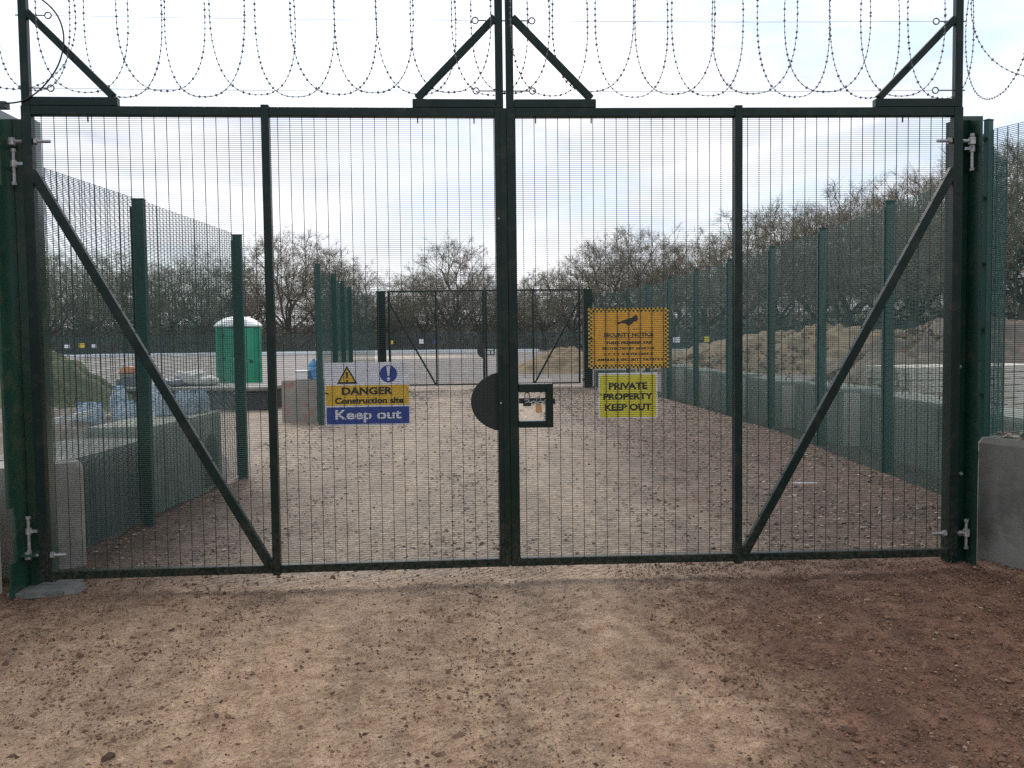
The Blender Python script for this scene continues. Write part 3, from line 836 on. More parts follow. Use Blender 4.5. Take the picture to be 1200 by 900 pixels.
# ------------------------------------------------------------------ concrete blocks
def block(label, x0, x1, y0, y1, h, mat, rz=0, group=None, lift=True, edge=False, name='concrete_block'):
    cx, cy = (x0 + x1) / 2, (y0 + y1) / 2
    a, b_ = (x1 - x0) / 2, (y1 - y0) / 2
    mb = MB()
    c = .035
    # chamfered plan with a slight batter
    pl_ = [(-a, -b_ + c), (-a + c, -b_), (a - c, -b_), (a, -b_ + c), (a, b_ - c), (a - c, b_), (-a + c, b_), (-a, b_ - c)]
    n = len(pl_)
    lv = [(-.04, 1.0), (h - .04, .995), (h, .955)]
    for z, k in lv:
        for px, py in pl_:
            mb.v.append((px * (k if abs(px) > .01 else 1), py * (1 - (1 - k) * .5), z))
    for l in range(2):
        for i in range(n):
            j = (i + 1) % n
            mb.face((l * n + i, l * n + j, (l + 1) * n + j, (l + 1) * n + i))
    mb.face(tuple(range(2 * n, 3 * n))); mb.face(tuple(reversed(range(n))))
    o = mb.build(name, mat)
    o.location = (cx, cy, 0); o.rotation_euler = (0, 0, rz)
    tag(o, label, 'concrete block', group)
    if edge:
        MB().box(-a - .004, -a + .22, -b_ - .012, -b_ - .001, .0, h - .05).build('lit_end_strip', M['concrete_light'], o, bevel=.003)  # pale strip stands for skylight on the block's near end
    if lift:
        for sy in (-1, 1):
            lp_ = MB().tube([(-.05, sy * b_ * .5, h - .01), (-.045, sy * b_ * .5, h + .05), (0, sy * b_ * .5, h + .075), (.045, sy * b_ * .5, h + .05), (.05, sy * b_ * .5, h - .01)], .008, 6)
            lp_.build('lifting_loop', M['rust'], o)
    return o
ordn = ['nearest', 'second', 'third', 'fourth', 'fifth', 'sixth', 'seventh']
yy = 3.62
block('algae green concrete block behind the right fence just beyond the gate post', 4.72, 5.30, 1.10, 3.50, .80, M['concrete_green'], R(-3), 'concrete blocks behind the right fence')
for i in range(6):
    lab = f'algae green concrete block behind the right fence, {ordn[i + 1]} of the row from the gate'
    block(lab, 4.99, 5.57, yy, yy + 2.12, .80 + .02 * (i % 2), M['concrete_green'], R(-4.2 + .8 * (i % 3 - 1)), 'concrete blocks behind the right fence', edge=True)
    yy += 2.47
BL = 'concrete blocks along the left fence'
block('pale grey concrete block standing just inside the left gate post', -3.75, -3.06, .42, .86, .74, M['concrete'], R(33), BL, lift=False)
block('dark concrete block between the left gate post and first fence post', -3.96, -3.18, 1.02, 2.50, .71, M['concrete_dark'], R(-3), BL, lift=False)
e = block('mossy concrete block below the water packs with an arched recess at its end', -3.76, -3.10, 2.56, 4.38, .80, M['concrete_green'], R(-5), BL, lift=False)
pts = [(-.20, .02), (.20, .02)] + [(.20 * math.cos(q), .34 + .24 * math.sin(q)) for q in [math.pi * i / 12 for i in range(13)]]
arch = MB()
nb = len(pts)
bq = len(arch.v)
arch.v += [(.3295, .55 + x, z) for x, z in pts] + [(.3325, .55 + x, z) for x, z in pts]
arch.face(tuple(bq + nb + i for i in range(nb)))
for i in range(nb):
    j = (i + 1) % nb
    arch.face((bq + i, bq + j, bq + nb + j, bq + nb + i))
arch.build('recess_shade', M['black'], e)  # flat black plate stands for the shade inside the arched recess
block('paint marked concrete block beside the lane holding the blue water bottle', -3.92, -3.10, 11.95, 12.65, .80, M['concrete_red'], R(2))
block('sunlit cream concrete block under the fence at the left edge', -4.37, -3.67, -2.16, .24, .62, M['concrete_light'], R(-21.7), lift=False)
ob_ = block('grey concrete block topped with rubble outside the right fence', 3.655, 4.355, -2.03, .37, .86, M['concrete_mid'], R(21.6), lift=False)
rb = MB()
for i in range(260):
    stone(rb, rnd.uniform(-.31, .31), rnd.uniform(-1.2, 1.2), rnd.uniform(.02, .055))
o = rb.build('rubble', M['stones_in']); o.location = (4.08, -.84, .875); o.rotation_euler = (0, 0, R(21.5))
tag(o, 'broken stone rubble lying on the concrete block right of the gate', 'rubble', kind='stuff')

# ------------------------------------------------------------------ mounds
def mound(name, label, cx, cy, rx, ry, h, mat, rz=0, seed=1.0, pw=1.5, rough=.17, flat_top=1.0):
    mb = MB(); n, mm_ = 60, 120
    mb.v.append((0, 0, h * flat_top + 0 * seed))
    for i in range(1, n + 1):
        r = i / n
        for j in range(mm_):
            t = 2 * math.pi * j / mm_
            k = 1 + .16 * noise.noise(Vector((math.cos(t) * 1.6 + seed, math.sin(t) * 1.6, seed)))
            x, y = rx * r * k * math.cos(t), ry * r * k * math.sin(t)
            z = h * min(flat_top, (math.cos(min(1, r) * math.pi) * .5 + .5) ** (1 / pw) * 1.02)
            z += rough * h * (1 - r ** 4) * noise.fractal(Vector((x * .9 + seed, y * .9, seed)), .8, 2, 5)
            z += .10 * h * (1 - r ** 4) * abs(noise.noise(Vector((x * 2.4 + seed, y * 2.4, seed)))) + .05 * h * (1 - r ** 4) * noise.noise(Vector((x * 6, y * 6, seed)))
            mb.v.append((x, y, z - .06 * (r ** 8)))
    for j in range(mm_): mb.face((0, 1 + j, 1 + (j + 1) % mm_))
    for i in range(n - 1):
        for j in range(mm_):
            a, b_ = 1 + i * mm_ + j, 1 + i * mm_ + (j + 1) % mm_
            mb.face((a, a + mm_, b_ + mm_, b_))
    o = mb.build(name, mat, smooth=True); o.location = (cx, cy, -.02); o.rotation_euler = (0, 0, rz)
    return tag(o, label, 'mound')
mound('spoil_heap', 'long sandy spoil heap with dry grass behind the right fence', 16.0, 33.0, 10.5, 5.0, 1.72, M['sand_soil'], R(-14), 2.3)
mound('spoil_heap', 'brown stony spoil heap nearest behind the right fence', 13.2, 17.0, 5.2, 4.2, 1.9, M['dark_soil'], R(-10), 5.1)
mound('spoil_heap', 'small dark earth heap beyond the right leaf of the far gate', 4.4, 35.0, 3.0, 2.6, 1.05, M['sand_soil'], 0, 7.7)
def clods(label, cx, cy, rx, ry, h, n_, seed):
    cb_ = MB(); rg = random.Random(seed)
    for i in range(n_):
        a_ = rg.random() * 6.28; r_ = rg.random() ** .5
        x, y = rx * r_ * math.cos(a_), ry * r_ * math.sin(a_)
        z = h * (math.cos(min(1, r_) * math.pi) * .5 + .5) ** (1 / 1.5)
        q = rg.uniform(.03, .11) * (1.8 if rg.random() < .06 else 1)
        cb_.octa((x, y, z + .02), Vector((q, rg.uniform(-.4, .4) * q, 0)), Vector((-.3 * q, q * .8, .2 * q)), Vector((0, .2 * q, q * .7)))
    o = cb_.build('heap_stones', M['stones']); o.location = (cx, cy, -.02)
    return tag(o, label, 'stones', kind='stuff')
clods('stones and clods strewn over the brown spoil heap at right', 13.2, 17.0, 5.0, 4.0, 1.95, 2600, 5)
clods('stones and clods strewn over the long sandy spoil heap', 16.0, 33.0, 9.5, 4.6, 1.75, 2200, 6)
mound('grassy_bank', 'grassy earth bank behind the fence at the left', -11.2, 12.5, 5.0, 4.6, 2.05, M['grass_soil'], 0, 3.6)
mound('earth_bank', 'low brown earth bank carrying the water packs behind the left blocks', -5.30, 4.5, 2.20, 3.6, .80, M['dark_soil'], 0, 9.4, pw=2.6, rough=.10)

# ------------------------------------------------------------------ platform and the things round it
pt = thing('loading_platform', 'long low platform with dark sides and a pale deck left of the lane', 'platform', (-7.45, 16.3, 0), R(-9.5))
MB().box(-3.3, 2.75, -.85, 1.1, -.02, .44).build('side_wall', M['platform_dark'], pt, bevel=.02)
MB().box(-3.36, 2.81, -.93, 1.16, .4405, .52).build('deck', M['concrete'], pt, bevel=.012)

# portable toilet
to = thing('portable_toilet', 'green portable toilet with a white domed roof', 'toilet', (-6.62, 19.6, 0), R(14))
MB().box(-.60, .60, -.60, .60, 0, .14).build('skid_base', M['black'], to, bevel=.02)
wl = MB()
A = .56
# ribbed walls: zigzag plan on three sides, flat behind the door
plan = []
def side(p, q, nrm, ribs=7):
    p, q, nrm = Vector(p), Vector(q), Vector(nrm)
    for i in range(ribs):
        for f_, d_ in ((0, 0), (.25, 0), (.35, .022), (.85, .022), (.95, 0)):
            k = (i + f_) / ribs
            plan.append(p + (q - p) * k + nrm * d_)
side((-A, -A), (A, -A), (0, -1), 1); side((A, -A), (A, A), (1, 0)); side((A, A), (-A, A), (0, 1)); side((-A, A), (-A, -A), (-1, 0))
n = len(plan)
for z in (.14, 2.02):
    for p_ in plan: wl.v.append((p_.x, p_.y, z))
for i in range(n):
    j = (i + 1) % n; wl.face((i, j, n + j, n + i))
wl.face(tuple(range(n, 2 * n)))
wl.build('wall_shell', M['toilet_green'], to)
for z in (.55, 1.1, 1.65):
    MB().box(A + .0225, A + .032, -A + .03, A - .03, z, z + .03).box(-A - .032, -A - .0225, -A + .03, A - .03, z, z + .03).build('wall_rib', M['toilet_green'], to)
dr = MB().box(-.40, .40, -A - .052, -A - .0225, .20, 1.96); dr = dr.build('door', M['toilet_green'], to, bevel=.012)
MB().box(-.33, .33, -A - .060, -A - .0525, .30, .95).box(-.33, .33, -A - .060, -A - .0525, 1.08, 1.86).build('door_panel', M['toilet_green'], dr, bevel=.004)
MB().box(.27, .36, -A - .085, -A - .0605, 1.0, 1.06).build('handle', M['black'], dr, bevel=.006)
for x in (-1, 1):
    for y in (-1, 1):
        MB().box(x * A - .045, x * A + .045, y * A - .045, y * A + .045, .1405, 2.0195).build('corner_post', M['toilet_green'], to, bevel=.02)
for x0_ in (-.34, .10):
    gm = MB()
    for k in range(6): gm.box(x0_, x0_ + .24, -A - .0255, -A - .0226, 1.966 + k * .008, 1.970 + k * .008)
    gm.build('vent_grille', M['black'], to)
MB().box(-.10, .10, -A - .0635, -A - .0607, 1.52, 1.66).build('notice_plate', M['white_plastic'], dr)
for zz_ in (.45, 1.05, 1.7):
    MB().box(-.43, -.385, -A - .062, -A - .0526, zz_, zz_ + .10).build('door_hinge', M['black'], dr)
rf = MB(); nn = 14
for i in range(nn + 1):
    for j in range(nn + 1):
        x, y = -1 + 2 * i / nn, -1 + 2 * j / nn
        z = 2.03 + .25 * (max(0, 1 - abs(x) ** 2.6) ** .8) * (max(0, 1 - abs(y) ** 2.6) ** .8)
        rf.v.append((x * .64, y * .64, z))
for i in range(nn):
    for j in range(nn):
        a = i * (nn + 1) + j; rf.face((a, a + nn + 1, a + nn + 2, a + 1))
rf = rf.build('roof', M['toilet_white'], to, smooth=True)
MB().box(-.64, .64, -.64, .64, 1.985, 2.0295).build('roof_rim', M['toilet_white'], rf, bevel=.01)
MB().cyl((.30, .30, 2.05), (.30, .30, 2.30), .05, 12).build('vent_pipe', M['toilet_white'], rf)

# shrink-wrapped packs of water bottles
def water_pack(name, label, loc, rz, nx=3, ny=2, h=.32, group='packs of water bottles', tip=0):
    t = thing(name, label, 'water bottles', loc, rz, group)
    if tip: t.rotation_euler = (tip, 0, rz)
    d = .095
    for i in range(nx):
        for j in range(ny):
            x, y = (i - (nx - 1) / 2) * d, (j - (ny - 1) / 2) * d
            prof = [(0, .036), (.02, .044), (.09, .044), (.10, .041), (.11, .044), (.20, .044), (.25, .032), (.285, .015), (.30, .015)]
            key = 'bottle'
            if key not in _pc:
                bt = MB().tube([(0, 0, z * h / .32) for z, r in prof], [r for z, r in prof], 12).build('bottle', M['water'], t, smooth=True)
                MB().cyl((0, 0, .302 * h / .32), (0, 0, h), .018, 10).build('cap', M['blue_bottle'], bt)
                MB().cyl((0, 0, .115), (0, 0, .175), .0455, 12).build('paper_label', M['white_plastic'], bt)
                _pc[key] = bt
            else: bt = copy_tree(_pc[key], t)
            bt.location = (x, y, 0)
    # film round the lower two thirds
    a, b_ = nx * d / 2 + .004, ny * d / 2 + .004
    fm = MB(); c = .03
    pl_ = [(-a, -b_ + c), (-a + c, -b_), (a - c, -b_), (a, -b_ + c), (a, b_ - c), (a - c, b_), (-a + c, b_), (-a, b_ - c)]
    for z, k in ((.01, 1), (.15, 1.02), (.215, .95), (.335, .34)):
        for x, y in pl_:
            fm.v.append((x * k + rnd.uniform(-.006, .006), y * k + rnd.uniform(-.006, .006), z))
    for l in range(3):
        for i in range(8):
            j = (i + 1) % 8; fm.face((l * 8 + i, l * 8 + j, l * 8 + 8 + j, l * 8 + 8 + i))
    fm.build('wrapping_film', M['water'], t, smooth=True)
    return t
wp = [('clear blue water pack lying lowest at the left end of the earth bank', -4.42, 4.22, .60, 3, 2, .2),
      ('water pack with a pink label at its side on the earth bank', -4.04, 4.28, .60, 3, 2, -.15),
      ('water pack beside the first fence post on the earth bank', -3.66, 4.34, .60, 3, 2, .25),
      ('upper water pack standing behind the lowest one on the earth bank', -4.36, 4.90, .74, 2, 2, .4),
      ('upper water pack standing close to the left of the first fence post', -3.90, 4.92, .74, 3, 2, -.3),
      ('small water pack on the mossy block right of the first fence post', -3.50, 3.86, .80, 2, 2, .3),
      ('large water pack on the mossy block halfway between the fence posts', -3.34, 4.08, .80, 3, 2, -.1),
      ('water pack nearest the second fence post on the mossy block', -3.22, 4.27, .80, 2, 1, .5)]
sl = MB().box(-.40, .42, -.2, .2, 0, .14).build('timber_sleeper', M['timber'], bevel=.01); sl.location = (-4.10, 4.9, .60)
tag(sl, 'timber sleeper under the upper water packs on the earth bank', 'timber')
for i, (lab, x, y, z, nx_, ny_, rz) in enumerate(wp):
    wt = water_pack('water_pack', lab, (x, y, z + .001), rz, nx_, ny_, .33 if i < 5 else .27)
    if i >= 5: wt.scale = (.85, .85, .75)
    if i == 1: MB().box(.1505, .153, -.05, .05, .08, .18).build('pink_label', M['pink'], wt)
# timber plank leaning on the front of the bank
pk = MB().bar((-4.25, 2.55, .83), (-3.78, 2.75, .93), .035, .05, (0, 0, 1)).build('pale_batten', M['white_plastic'])
tag(pk, 'pale thin batten lying across the dark block by the first fence post', 'batten')
bt = thing('water_cooler_bottle', 'blue cooler bottle on the paint marked block', 'water bottle', (-3.32, 12.28, .80), 0)
bt.scale = (.80, .80, .78)
prof = [(0, .12), (.02, .135), (.13, .135), (.15, .128), (.17, .135), (.30, .135), (.32, .128), (.34, .135), (.40, .135), (.46, .07), (.49, .035), (.52, .035)]
MB().tube([(0, 0, z + .01) for z, r in prof], [r for z, r in prof], 18).build('bottle', M['blue_bottle'], bt, smooth=True)
MB().cyl((0, 0, .5305), (0, 0, .56), .040, 12).build('cap', M['white_plastic'], bt)
bx = thing('white_container', 'white plastic container beside the blue cooler bottle', 'container', (-3.53, 12.12, .80), .1)
bx.scale = (.75, .8, .75)
MB().box(-.17, .17, -.14, .14, 0, .22).build('tub', M['white_plastic'], bx, bevel=.025)
MB().box(-.185, .185, -.155, .155, .2205, .25).build('lid', M['white_plastic'], bx, bevel=.01)
cn = MB()
for i in range(26):
    z = .86 - i * .034
    link_ring(cn, (-3.005, 12.0 + .02 * math.sin(i * .9), z), (0, 0, .024), (.014, 0, 0) if i % 2 else (0, .014, 0), .006)
tag(cn.build('hanging_chain', M['galv']), 'steel chain hanging down the end of the paint marked block', 'chain')

# bulk bags, orange barrier, tarp on the platform
def blob(name, label, cat, loc, sx, sy, sz, mat, seed, rz=0):
    mb = MB(); n, m_ = 12, 22
    for i in range(n + 1):
        ph = math.pi * i / n
        for j in range(m_):
            t = 2 * math.pi * j / m_
            c_, s_ = math.cos(t), math.sin(t)
            r = math.sin(ph) ** .6
            x, y, z = r * math.copysign(abs(c_) ** .7, c_), r * math.copysign(abs(s_) ** .7, s_), math.copysign(abs(math.cos(ph)) ** .8, math.cos(ph))
            k = 1 + .22 * noise.fractal(Vector((x * 1.7 + seed, y * 1.7, z * 1.7)), .9, 2, 3)
            mb.v.append((x * sx * k, y * sy * k, max(0, (z * .5 + .47) * sz * k)))
    for i in range(n):
        for j in range(m_):
            a = i * m_ + j; b_ = i * m_ + (j + 1) % m_
            mb.face((a, a + m_, b_ + m_, b_))
    o = mb.build(name, mat, smooth=True); o.location = loc; o.rotation_euler = (0, 0, rz)
    return tag(o, label, cat)
blob('bulk_bag', 'white woven bulk bag slumped on the platform left of the toilet', 'bag', (-7.05, 16.4, .515), .42, .40, .36, M['sack'], 3)
blob('bulk_bag', 'smaller dirty white bag slumped nearest the green toilet', 'bag', (-6.62, 16.3, .515), .32, .34, .24, M['sack'], 8)
blob('tarp_bundle', 'dark grey tarpaulin bundle beside the white bags', 'tarpaulin', (-7.32, 15.95, .515), .30, .26, .20, M['tarp'], 5)
ob = thing('barrier_stack', 'stack of grey barrier blocks topped by an orange one on the platform', 'barrier', (-8.35, 16.45, .515), R(-9.5))
MB().box(-.38, .30, -.25, .25, 0, .20).build('lower_block', M['tarp'], ob, bevel=.04)
MB().box(-.30, .36, -.22, .22, .2005, .33).build('middle_block', M['concrete'], ob, bevel=.03)
MB().hexa([(-.34, -.24, .3305), (.40, -.24, .3305), (.40, .24, .3305), (-.34, .24, .3305), (-.26, -.12, .50), (.30, -.12, .46), (.30, .12, .46), (-.26, .12, .50)]).build('orange_block', M['orange'], ob, bevel=.03)

# pale timber stack beyond the right blocks
st = thing('timber_stack', 'stack of pale sawn timber behind the right concrete blocks', 'timber', (8.0, 8.6, 0), R(8))
for k in range(2):
    MB().box(-1.1 + k * 1.9, -1.0 + k * 1.9, -.6, .6, 0, .10).build('bearer', M['timber'], st)
tm = MB()
for r_ in range(9):
    for c_ in range(11):
        x0 = -1.4 + rnd.uniform(-.05, .05)
        tm.box(x0, x0 + 2.7, -.6 + c_ * .11, -.6 + c_ * .11 + .10, .105 + r_ * .105, .105 + r_ * .105 + .095)
tm.build('board_pile', M['concrete_light'], st)
pp = MB()
for i in range(3):
    pp.cyl((5.75 + .02 * i, 3.2 + i * .09, .06), (6.1, 9.5 + i * .09, .06), .04, 8)
for i in range(16):
    y0 = 5.0 + i * .3
    pp.cyl((6.0 + .1 * (i % 2), y0, .12), (7.4, y0 + rnd.uniform(-.8, .8), .12 + .7 * rnd.random()), .018, 6)
# ------------------------------------------------------------------ distant yard edge
def run_pts(p, step):
    out = []
    for i in range(len(p) - 1):
        a, b_ = Vector(p[i]), Vector(p[i + 1]); L = (b_ - a).length; k = max(1, int(L / step))
        for j in range(k): out.append(a + (b_ - a) * (j / k))
    out.append(Vector(p[-1])); return out
line = [(-95, 112), (-30, 108), (0, 105), (14, 97), (24, 84), (31, 70), (35, 54), (38, 30)]
pf = thing('palisade_fence', 'dark teal palisade fence along the foot of the far wood', 'fence', (0, 105, 0))
pal = MB(); rl = MB()
q = run_pts(line, .30)
for p_ in q:
    x, y = p_.x, p_.y - 105
    pal.hexa([(x - .04, y - .01, .05), (x + .04, y - .01, .05), (x + .04, y + .01, .05), (x - .04, y + .01, .05), (x - .04, y - .01, 2.3), (x + .04, y - .01, 2.3), (x + .01, y + .01, 2.42), (x - .01, y + .01, 2.42)])
pal.build('pales', M['palisade'], pf)
for i in range(len(line) - 1):
    for z in (.4, 1.95):
        rl.bar((line[i][0], line[i][1] - 105 + .04, z), (line[i + 1][0], line[i + 1][1] - 105 + .04, z), .05, .05, (0, 0, 1))
rl.build('rails', M['palisade'], pf)
# low white kerb wall in front of it
kw = MB()
kl = [(-95, 104), (-30, 101), (-2, 98.5), (8, 93)]
for i in range(len(kl) - 1): kw.bar((kl[i][0], kl[i][1], .16), (kl[i + 1][0], kl[i + 1][1], .16), .45, .36, (0, 0, 1))
tag(kw.build('low_wall', M['toilet_white']), 'low white barrier wall along the far edge of the yard', 'wall')
kw = MB().bar((12.5, 66, .25), (21.5, 62, .25), .5, .62, (0, 0, 1))
tag(kw.build('low_wall', M['concrete_light']), 'short pale concrete barrier beyond the right fence near the sandy heap', 'wall')
def small_sign(label, x, y, z, mat, w_=.42, h_=.42):
    t = thing('notice_board', label, 'sign', (x, y, 0), 0, 'small notices along the far fence')
    MB().box(-w_ / 2, w_ / 2, -.02, .0, z, z + h_).build('face', mat, t)
    MB().cyl((0, .03, 0), (0, .03, z + h_), .03, 6).build('stake', M['palisade'], t)
small_sign('tiny yellow notice left of centre at the foot of the far wood', -8.9, 100.0, 1.05, M['s_yellow'])
small_sign('tiny white notice between the yellow and blue ones at the far wood', -5.35, 99.7, 1.05, M['s_white'], .5, .55)
small_sign('tiny blue notice rightmost of three seen through the far gate', -3.7, 99.5, 1.05, M['s_blue'], .4, .5)
small_sign('tiny white notice above the pale barrier behind the right fence', 16.6, 64.2, 1.05, M['s_white'], .55, .45)
small_sign('tiny yellow notice beside the white one behind the right fence', 18.8, 63.2, 1.1, M['s_lemon'], .45, .45)
small_sign('tiny white square notice furthest right over the sandy heap', 20.9, 62.3, 1.15, M['s_white'], .35, .35)
small_sign('tiny white notice above the grassy bank at far left', -47.0, 101.5, 1.0, M['s_white'], .6, .5)
small_sign('tiny yellow notice above the grassy bank at far left', -45.3, 101.5, 1.0, M['s_yellow'], .7, .6)
small_sign('second tiny white notice right of the yellow one at far left', -43.9, 101.5, 1.0, M['s_white'], .5, .45)

# ------------------------------------------------------------------ trees
def make_tree(seed, H=14.0, spread=1.0, olive=.25, npts=700):
    """a domed bare crown: points filling an uneven dome, joined by limbs, branches and twigs"""
    rg = random.Random(seed)
    tr, cr = MB(), MB()
    def rv(): return Vector((rg.gauss(0, 1), rg.gauss(0, 1), rg.gauss(0, 1)))
    C0 = Vector((0, 0, H * .50)); RX, RZ = H * .44 * spread, H * .49
    ph = Vector((rg.uniform(0, 50), rg.uniform(0, 50), rg.uniform(0, 50)))
    P = []
    while len(P) < npts:
        d = rv().normalized()
        if d.z < -.45: continue
        lump = 1 + .26 * noise.noise(d * 1.7 + ph) + .16 * noise.noise(d * 4.2 + ph)
        r = rg.random() ** .36 * lump
        q = Vector((d.x * RX * r, d.y * RX * r, d.z * RZ * r)) + C0
        if q.z > H * .22: P.append(q)
    def path(mb, p, q, r0, r1, n, sag, nseg):
        L = (q - p).length
        pts, rs = [], []
        off = rv() * L * .07
        for i in range(nseg + 1):
            t = i / nseg
            x = p.lerp(q, t) + off * math.sin(math.pi * t) + Vector((0, 0, -sag * L * math.sin(math.pi * t)))
            if 0 < i < nseg: x += rv() * L * .022
            pts.append(x); rs.append(r0 + (r1 - r0) * t)
        mb.tube(pts, rs, n, 0, cap=False)
        return pts
    RB = H * .0009
    def rad(n): return RB * (n ** .5) + .004
    def twigs(q, d):
        for k in range(rg.choice((7, 8, 9, 10))):
            e = (d * .7 + rv() * .62 + Vector((0, 0, .15))).normalized()
            L = rg.uniform(.45, 1.15)
            m = q + e * L * .5 + rv() * .05
            e2 = (e + rv() * .3).normalized()
            mi = 1 if rg.random() < olive else 0
            cr.tube([q, m, m + e2 * L * .5], [.0088, .0068, .004], 3, mi, cap=False)
            if rg.random() < .7:
                e3 = (e + rv() * .6).normalized()
                cr.tube([m, m + e3 * L * .45], [.0062, .004], 3, mi, cap=False)
    def rec(start, pts, d0, lev):
        n = len(pts)
        if n == 1 or lev > 6:
            for q in pts:
                pp = path(cr, start, q, rad(1), .010, 3, -.03, 3)
                twigs(q, (pp[-1] - pp[-2]).normalized())
                if rg.random() < .6: twigs(pp[2], (pp[-1] - pp[-2]).normalized())
            return
        k = min(n, (7, 4, 4, 3, 3, 3, 3)[lev])
        cs = [rg.choice(pts)]
        while len(cs) < k:
            cs.append(max((rg.choice(pts) for _ in range(12)), key=lambda q: min((q - c).length for c in cs)))
        for _ in range(2):
            gr_ = [[] for _ in cs]
            for q in pts:
                gr_[min(range(len(cs)), key=lambda i: (q - cs[i]).length_squared)].append(q)
            cs = [sum(g_, Vector()) / len(g_) if g_ else cs[i] for i, g_ in enumerate(gr_)]
        for g_, c in zip(gr_, cs):
            if not g_: continue
            m = len(g_)
            if m == 1: rec(start, g_, d0, lev + 1); continue
            node = start.lerp(c, .60 if lev == 0 else .55)
            mb = tr if lev <= 1 else cr
            pp = path(mb, start, node, rad(m) * 1.12, rad(m) * .92, 6 if lev == 0 else (5 if lev == 1 else 3), .04 if lev == 0 else .0, 5 if lev == 0 else 3)
            rec(pp[-1], g_, (pp[-1] - pp[-2]).normalized(), lev + 1)
    top = Vector((rg.uniform(-.3, .3), rg.uniform(-.3, .3), H * rg.uniform(.17, .24)))
    r = rad(npts)
    tr.tube([Vector((0, 0, -.25)), Vector((0, 0, .3)), top * .55 + Vector((.05, 0, 0)), top], [r * 1.5, r * 1.12, r * 1.0, r * .92], 9, 0, cap=False)
    rec(top, P, Vector((0, 0, 1)), 0)
    return tr, cr
protos = []
for sd_, H_, sp_, ol_ in ((11, 14, 1.0, .2), (23, 14, 1.15, .5), (37, 14, .85, .2), (41, 14, 1.05, .35), (59, 14, .95, .65), (67, 14, 1.2, .3)):
    tr, cr = make_tree(sd_, H_, sp_, ol_)
    zs_ = sorted(v[2] for v in cr.v); zmax = zs_[int(len(zs_) * .998)]
    print('TREE', len(cr.f), round(zmax, 2), round(zs_[-1], 2))
    a = tr.build('trunk', M['bark'], smooth=True); c = cr.build('crown', [M['twig'], M['twig_olive']])
    protos.append((a, c, zmax))
def put_tree(label, x, y, h, kind, rz, group='bare trees of the wood', wide=1.0):
    a, c, zm = protos[kind]
    t = thing('bare_tree', label, 'tree', (x, y, 0), rz, group)
    s = h / zm
    t.scale = (s * wide, s * wide, s)
    for src in (a, c):
        d = src.copy(); COL.objects.link(d); d.parent = t
CX, CY = CAM.x, CAM.y
def at(px, Y):       # lateral place of a far tree at distance Y from the viewpoint
    return CX + (px - 546) / 1040 * Y, CY + Y
TR = [  # px in the photo, distance, height, kind, width, label
 (20, 118, 14.2, 0, 1.1, 'bare tree at the far left behind the left gate post'),
 (72, 120, 14.0, 3, 1.1, 'bare tree over the grassy bank at far left'),
 (118, 118, 12.9, 1, 1.0, 'bare tree between the grassy bank and first fence post'),
 (158, 124, 14.2, 2, 1.1, 'bare tree right behind the first left fence post'),
 (205, 120, 12.2, 4, 1.15, 'bare tree over the white bulk bags'),
 (246, 122, 14.4, 5, 1.0, 'bare tree just left of the green toilet roof'),
 (288, 118, 12.6, 0, 1.05, 'bare tree rising straight above the green toilet'),
 (345, 116, 16.0, 3, 1.0, 'tallest bare tree on the left skyline right of the toilet'),
 (390, 118, 14.0, 2, 1.1, 'bare tree above the blue cooler bottle'),
 (425, 116, 12.0, 5, 1.1, 'bare tree leaning off the left end of the far gate'),
 (462, 126, 8.2, 1, 1.0, 'low bare tree in the skyline dip over the far left gate post'),
 (497, 120, 10.6, 4, 1.0, 'bare tree at the left shoulder of the dome left of centre'),
 (532, 116, 14.6, 0, 1.15, 'round domed bare tree above the middle of the far gate'),
 (566, 122, 10.6, 2, 1.0, 'bare tree just left of the near meeting stiles'),
 (606, 126, 8.6, 1, 1.0, 'low bare tree just right of the near meeting stiles'),
 (640, 116, 10.8, 4, 1.1, 'small bare tree above the right leaf of the far gate'),
 (676, 110, 11.2, 5, 1.1, 'bare tree over the right post of the far gate'),
 (715, 106, 14.2, 3, 1.0, 'bare tree over the left half of the security notice'),
 (752, 104, 14.6, 0, 1.05, 'tall bare tree over the right half of the security notice'),
 (792, 102, 12.4, 2, 1.1, 'bare tree right of the security notice'),
 (832, 98, 13.4, 5, 1.05, 'bare tree just left of the right middle bar'),
 (872, 92, 12.9, 1, 1.0, 'bare tree just right of the right middle bar'),
 (916, 88, 14.8, 3, 1.1, 'broad olive tinged bare tree where the right skyline rises'),
 (962, 84, 14.2, 4, 1.1, 'bare tree behind the middle of the right hand fence posts'),
 (1004, 80, 15.2, 0, 1.1, 'bare tree over the brown spoil heap'),
 (1046, 78, 15.0, 5, 1.05, 'tall bare tree over the nearest right fence post'),
 (1088, 74, 14.8, 2, 1.15, 'bare tree behind the upper end of the right brace'),
 (1130, 70, 14.8, 3, 1.1, 'bare tree straight behind the right gate post'),
 (1172, 66, 15.2, 1, 1.1, 'tall bare tree seen through the fence right of the gate'),
 (1215, 62, 15.6, 4, 1.1, 'tall bare tree at the right edge of the view'),
]
for i, (px, Y, h, kd, wd, lab) in enumerate(TR):
    x, y = at(px, Y)
    put_tree(lab, x, y, h, kd, rnd.uniform(0, 6.28), wide=wd)
# a second rank further back thickens the wood; seen only between the first
B2 = 'back rank of bare trees in the wood'
for i, px in enumerate(range(20, 1240, 58)):
    Y = 136 if px < 640 else 136 - (px - 640) * .088
    x, y = at(px + rnd.uniform(-10, 10), Y)
    h = 8.6 + rnd.uniform(-1.2, 1.0)
    put_tree('bare tree in the back rank of the wood, half hidden by the trees before it', x, y, h, (i * 5 + 2) % 6, rnd.uniform(0, 6.28), B2, 1.25)
for a, c, zm in protos:
    bpy.data.objects.remove(a); bpy.data.objects.remove(c)

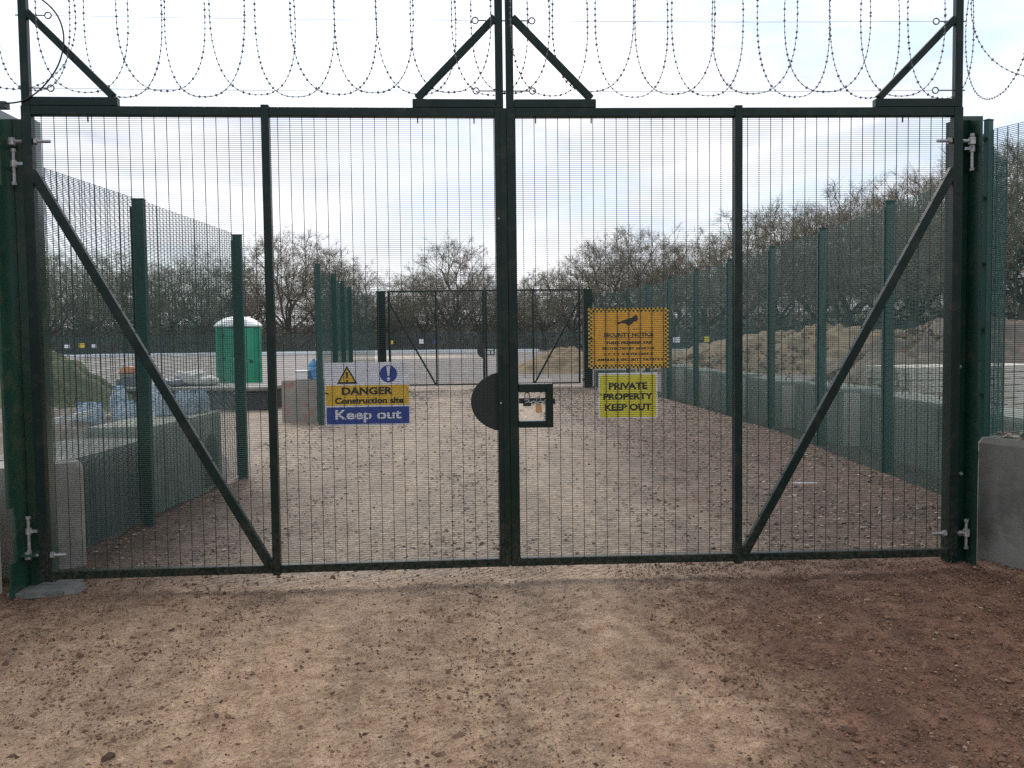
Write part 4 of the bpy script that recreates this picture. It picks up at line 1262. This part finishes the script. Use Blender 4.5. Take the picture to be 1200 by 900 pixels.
# dense undergrowth at the foot of the wood
th = MB()
def wood_line(k):
    px = -60 + 1340 * k
    Y = 122 if px < 600 else 122 - (px - 600) * .095
    x, y = at(px, Y)
    return x, y, px
for i in range(46000):
    k = rnd.random()
    x, y, px = wood_line(k)
    dep = rnd.uniform(-3.5, 9)
    lim = 4.9 if px < 700 else 4.9 - min(1, (px - 700) / 300) * 1.6
    top = lim + 1.3 * noise.noise(Vector((px * .02, 3, 1))) + 1.1 * noise.noise(Vector((px * .09, 7, 1)))
    z = top * (rnd.random() ** .9)
    if dep < 0: z *= .75
    twig = rnd.random() < .62
    s_ = rnd.uniform(.4, .9) if twig else rnd.uniform(.10, .26)
    w_ = rnd.uniform(.012, .030) if twig else s_ * .55
    c = Vector((x + rnd.uniform(-.6, .6), y + dep, z))
    d = Vector((rnd.gauss(0, .6), rnd.gauss(0, .5), abs(rnd.gauss(.7, .6)))).normalized()
    e_ = d.cross(Vector((rnd.gauss(0, 1), rnd.gauss(0, 1), rnd.gauss(0, 1)))).normalized()
    b0 = len(th.v)
    th.v += [tuple(c - d * s_), tuple(c + e_ * w_), tuple(c + d * s_), tuple(c - e_ * w_)]
    th.face((b0, b0 + 1, b0 + 2, b0 + 3))
tag(th.build('undergrowth', M['thicket']), 'dense dark undergrowth at the foot of the bare wood', 'undergrowth', kind='stuff')

hl = MB(); hn = 120
for j, (off, hz_) in enumerate(((0, -.3), (2.5, 2.2), (6, 3.4), (14, 4.2), (30, 3.0), (45, -.5))):
    for i in range(hn + 1):
        x, y, px = wood_line(-.25 + 1.5 * i / hn)
        dx_, dy_ = x - CX, y - CY; ll = math.hypot(dx_, dy_)
        k_ = 1 + (9 + off) / ll
        hl.v.append((CX + dx_ * k_, CY + dy_ * k_, hz_ * (1 + .25 * noise.noise(Vector((i * .35, j * .7, 2)))) if hz_ > 0 else hz_))
for j in range(5):
    for i in range(hn):
        a = j * (hn + 1) + i
        hl.face((a, a + 1, a + hn + 2, a + hn + 1))
tag(hl.build('hill', M['thicket'], smooth=True), 'low dark wooded rise behind the undergrowth of the wood', 'hill', kind='structure')

# grass tufts on the bank
gt = MB()
for i in range(6000):
    a = rnd.random() * 6.28; r = rnd.random() ** .5
    x, y = 5.0 * r * math.cos(a), 4.6 * r * math.sin(a)
    z = 2.05 * (math.cos(r * math.pi) * .5 + .5) ** (1 / 1.5) - .05
    if noise.noise(Vector((x * .7, y * .7, 3))) < .05: continue
    hgt = rnd.uniform(.06, .18); w_ = .012
    b0 = len(gt.v); lean = Vector((rnd.uniform(-.06, .06), rnd.uniform(-.06, .06), hgt))
    c = Vector((x, y, z)); dd = Vector((math.cos(a * 7), math.sin(a * 7), 0)) * w_
    gt.v += [tuple(c - dd), tuple(c + dd), tuple(c + lean)]
    gt.face((b0, b0 + 1, b0 + 2))
m, nt, b = newmat('grass_blade'); b.inputs['Base Color'].default_value = (.065, .085, .028, 1); b.inputs['Roughness'].default_value = .7
o = gt.build('bank_grass', m); o.location = (-11.2, 12.5, -.02)
tag(o, 'rough green grass growing on the bank at the left', 'grass', kind='stuff')
# a pale stick on the gravel inside the right leaf
sk = MB().bar((3.02, 3.02, .075), (3.24, 2.90, .085), .012, .012, (0, 0, 1)).build('stick', M['white_plastic'])
tag(sk, 'pale thin stick lying on the gravel inside the right gate leaf', 'stick')

scene.render.engine = 'CYCLES'
scene.cycles.use_denoising = False
scene.cycles.max_bounces = 6
scene.cycles.transparent_max_bounces = 4
scene.render.filter_size = 1.3
